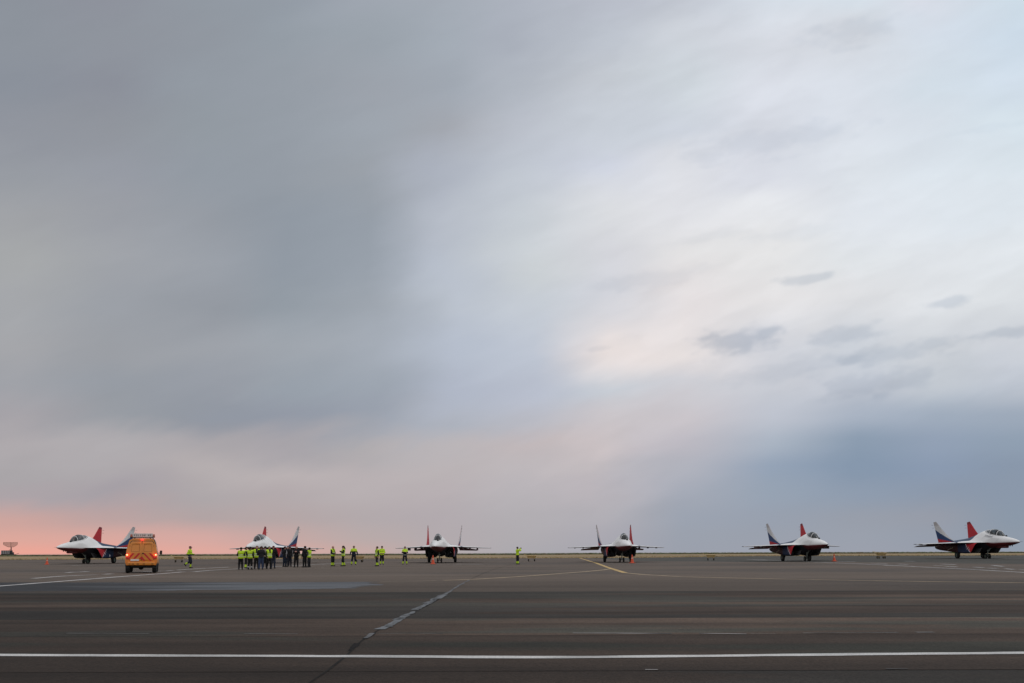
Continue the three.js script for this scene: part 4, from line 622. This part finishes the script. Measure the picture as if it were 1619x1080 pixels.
person('person in black hooded jacket with open yellow vest facing left, middle of three crew', 541.8, 895.8, 863.8, 292, { arms: 'chest', legs: 'step', outfit: 'vest', jacket: '#0e0f13', trousers: '#0e1018', cuffs: true, hat: 'hood', hatColor: '#0f1013', group: crew });
person('man in yellow and navy suit with arms hanging apart beside a yellow trolley', 558.6, 893.9, 862.6, 8, { arms: 'apart', legs: 'wide', jacket: NAVYC, yoke: 1.23, trousers: '#0f1420', cuffs: true, tone: 2, group: crew });
person('person in yellow vest over black sleeves facing left, left one of the pair', 595.4, 895.7, 864.8, 305, { arms: 'down', legs: 'step', outfit: 'vest', jacket: '#101116', trousers: '#10131c', cuffs: true, group: crew });
person('person in long yellow jacket with hands in front, right one of the pair', 603.2, 893.2, 864.2, 10, { arms: 'front', outfit: 'yellow', trousers: '#10131c', cuffs: true, hat: 'cap', hatColor: '#3a3330', tone: 1, group: crew });
person('man in yellow and navy suit with arms crossed before the head-on jet', 639.6, 893.1, 864.8, 3, { arms: 'crossed', legs: 'wide', jacket: NAVYC, yoke: 1.23, band: true, trousers: '#11151f', cuffs: true, tone: 2, group: crew });
person('person in yellow jacket alone on the asphalt, holding up a phone to take a picture', 817.8, 892.8, 865.4, 120, { arms: 'photo', outfit: 'yellow', trousers: '#10131e', cuffs: true, hatColor: '#1a1416', group: crew });

// ------------------------------------------------------------------ cones, trolleys, radar trailer
{
  const orange = paint(0.62, 0.085, 0.03, 0.6), pale = paint(0.68, 0.66, 0.62, 0.5);
  const make = (label, pos, k) => {
    const c = thing('traffic_cone', label, 'traffic cone', pos, 0.3, 'orange cones set out before the jets'); c.scale.setScalar(k);
    part('cone', new THREE.LatheGeometry([[0.17, 0.04], [0.155, 0.08], [0.04, 0.78], [0.028, 0.8], [0.001, 0.8]].map((p) => new THREE.Vector2(...p)), 24), orange, c);
    part('base', box(-0.24, 0.24, 0, 0.045, -0.24, 0.24, 0.02), orange, c);
    part('reflective_collar', new THREE.CylinderGeometry(0.083, 0.106, 0.12, 24, 1, true).translate(0, 0.47, 0), paint(0.66, 0.3, 0.22, 0.5), c); void pale;
    return c;
  };
  const c0 = make('orange cone at the head-on jet, by its right main wheel', sight(684, 892.6), 1.12);
  const rest = [['faded orange cone standing left of the leftmost jet', 73.5, 893.2, 0.95], ['orange cone just before a main wheel of the fourth jet', 999.3, 891, 1.12], ['orange cone standing clear to the right of the fifth jet', 1318.8, 888, 1.02]];
  for (const [label, u, v, k] of rest) { const c = c0.clone(); c.name = numbered('traffic_cone'); c.userData = { ...c0.userData, label }; c.position.set(...sight(u, v)); c.position.y += 0.012; c.scale.setScalar(k); scene.add(c); }
  c0.position.y += 0.012;
}
{
  const yellow = paint(0.64, 0.46, 0.2, 0.8);
  const spots = [['dull yellow two-wheel trolley left of the walking man', 282, 889.6, 0.2], ['yellow two-wheel trolley beside the man with arms hanging apart', 567, 889.4, -0.15], ['faint yellow trolley right of the person taking a picture', 840, 888, 0.1], ['yellow trolley between the fourth and fifth jets', 1123.6, 886.5, -0.1], ['yellow trolley between the fifth and last jets', 1393, 883.6, 0.05]];
  const t = thing('equipment_trolley', spots[0][0], 'trolley', sight(spots[0][1], spots[0][2]), spots[0][3], 'yellow trolleys between the jets');
  const pan = [[[-0.5, 0.3], [0.5, 0.3], [0.68, 0.86], [-0.68, 0.86]]][0];
  part('tub', [grid(2, 5, (i, j) => { const a = [[-1, -1], [1, -1], [1, 1], [-1, 1], [-1, -1]][j], k = i ? 1 : 0.72; return [a[0] * 0.62 * k, i ? 0.74 : 0.42, a[1] * 0.3 * k]; }), box(-0.45, 0.45, 0.41, 0.44, -0.21, 0.21, 0.01)], new THREE.MeshPhysicalMaterial({ color: yellow.color, roughness: 0.6, side: THREE.DoubleSide }), t); void pan;
  part('rim_rail', [[-1, -1, 1, -1], [1, -1, 1, 1], [1, 1, -1, 1], [-1, 1, -1, -1]].map(([a, b, c, d]) => bar([a * 0.63, 0.75, b * 0.33], [c * 0.63, 0.75, d * 0.33], 0.025)), yellow, t);
  part('handle', [bar([-0.6, 0.7, 0.28], [-0.98, 0.92, 0.28], 0.02), bar([-0.6, 0.7, -0.28], [-0.98, 0.92, -0.28], 0.02), bar([-0.98, 0.92, -0.28], [-0.98, 0.92, 0.28], 0.02)], yellow, t);
  for (const x of [-0.4, 0.4]) part('axle_leg', [bar([x * 0.9, 0.43, -0.18], [x, 0.165, -0.22], 0.025), bar([x * 0.9, 0.43, 0.18], [x, 0.165, 0.22], 0.025), bar([x, 0.165, -0.24], [x, 0.165, 0.24], 0.02)], yellow, t);
  for (const x of [-0.4, 0.4]) part('wheel', [new THREE.TorusGeometry(0.12, 0.045, 10, 22).rotateY(Math.PI / 2).translate(x, 0.165, 0.24), new THREE.TorusGeometry(0.12, 0.045, 10, 22).rotateY(Math.PI / 2).translate(x, 0.165, -0.24)], tyreMat, t);
  for (const [label, u, v, a] of spots.slice(1)) { const c = t.clone(); c.name = numbered('equipment_trolley'); c.userData = { ...t.userData, label }; c.position.set(...sight(u, v)); c.rotation.y = a; scene.add(c); }
}
{
  const x = (16 - 809.5) / FOCAL * 700 + 0.1, z = -700;
  const r = thing('radar_trailer', 'mobile radar trailer with a wide lattice antenna at the far left horizon', 'radar', [x, lie(x, z), z], 0);
  r.scale.setScalar(1.22);
  const g1 = paint(0.34, 0.33, 0.34, 0.7), g2 = paint(0.045, 0.04, 0.045, 0.8), rust = paint(0.3, 0.16, 0.12, 0.7);
  const cab = part('cabin', box(-4, 2.4, 1.2, 3.8, -1.3, 1.3, 0.1), g2, r);
  for (let i = 0; i < 5; i++) part('wall_panel', box(-3.8 + i * 1.22, -3.1 + i * 1.22, 1.4, 3.6, 1.3, 1.42, 0.04), g1, cab);
  part('chassis', [box(-4.2, 4.8, 0.75, 1.2, -1.1, 1.1, 0.06), bar([4.6, 0.9, 0], [7.4, 1.9, 0], 0.12), box(2.7, 3.6, 1.2, 2.6, -1, 1, 0.1)], g2, r);
  for (const wx of [-3, -1.8, 3.4]) for (const wz of [-1, 1]) part('wheel', new THREE.TorusGeometry(0.4, 0.17, 8, 18).translate(wx, 0.57, wz), tyreMat, r);
  part('mast', [bar([2.0, 1.2, 0], [2.0, 5.4, 0], 0.5, 0.3), bar([0.6, 3.8, 0], [2.0, 5.0, 0], 0.1), bar([2.0, 5.2, 0], [2.0, 6.0, 0], 0.25)], g2, r);
  const ant = part('antenna_frame', [bar([-3.1, 9.2, 0.6], [6.4, 9.2, 0.6], 0.11), bar([-3.1, 9.2, 0.6], [-3, 7.6, 0.5], 0.1), bar([6.4, 9.2, 0.6], [6.3, 7.6, 0.5], 0.1), bar([-3, 7.6, 0.5], [0, 6.1, 0], 0.1), bar([6.3, 7.6, 0.5], [3.4, 6.1, 0], 0.1), bar([0, 6.1, 0], [3.4, 6.1, 0], 0.1), bar([1.7, 5.6, 0], [1.7, 9.2, 0.5], 0.16)], rust, r);
  for (let i = 0; i < 15; i++) { const k = i / 14, xx = mix(-2.9, 6.2, k), e = Math.abs(k - 0.5) * 2, lo = 6.1 + 1.6 * Math.pow(Math.max(0, e - 0.3) / 0.7, 1.1); part('lattice_rib', bar([xx, lo, 0.3 * e], [xx, 9.2, 0.6], 0.085, 0.085, 5), rust, ant); }
  for (let j = 0; j < 6; j++) { const y = 6.5 + j * 0.45, q = Math.min(1, 0.35 + (y - 6.1) * 0.42); part('lattice_bar', bar([1.65 - 4.6 * q, y, 0.4], [1.65 + 4.6 * q, y, 0.4], 0.075, 0.075, 5), rust, ant); }
}
scene.traverse((o) => { if (o.isMesh) o.castShadow = o.receiveShadow = true; });
renderer.render(scene, camera);
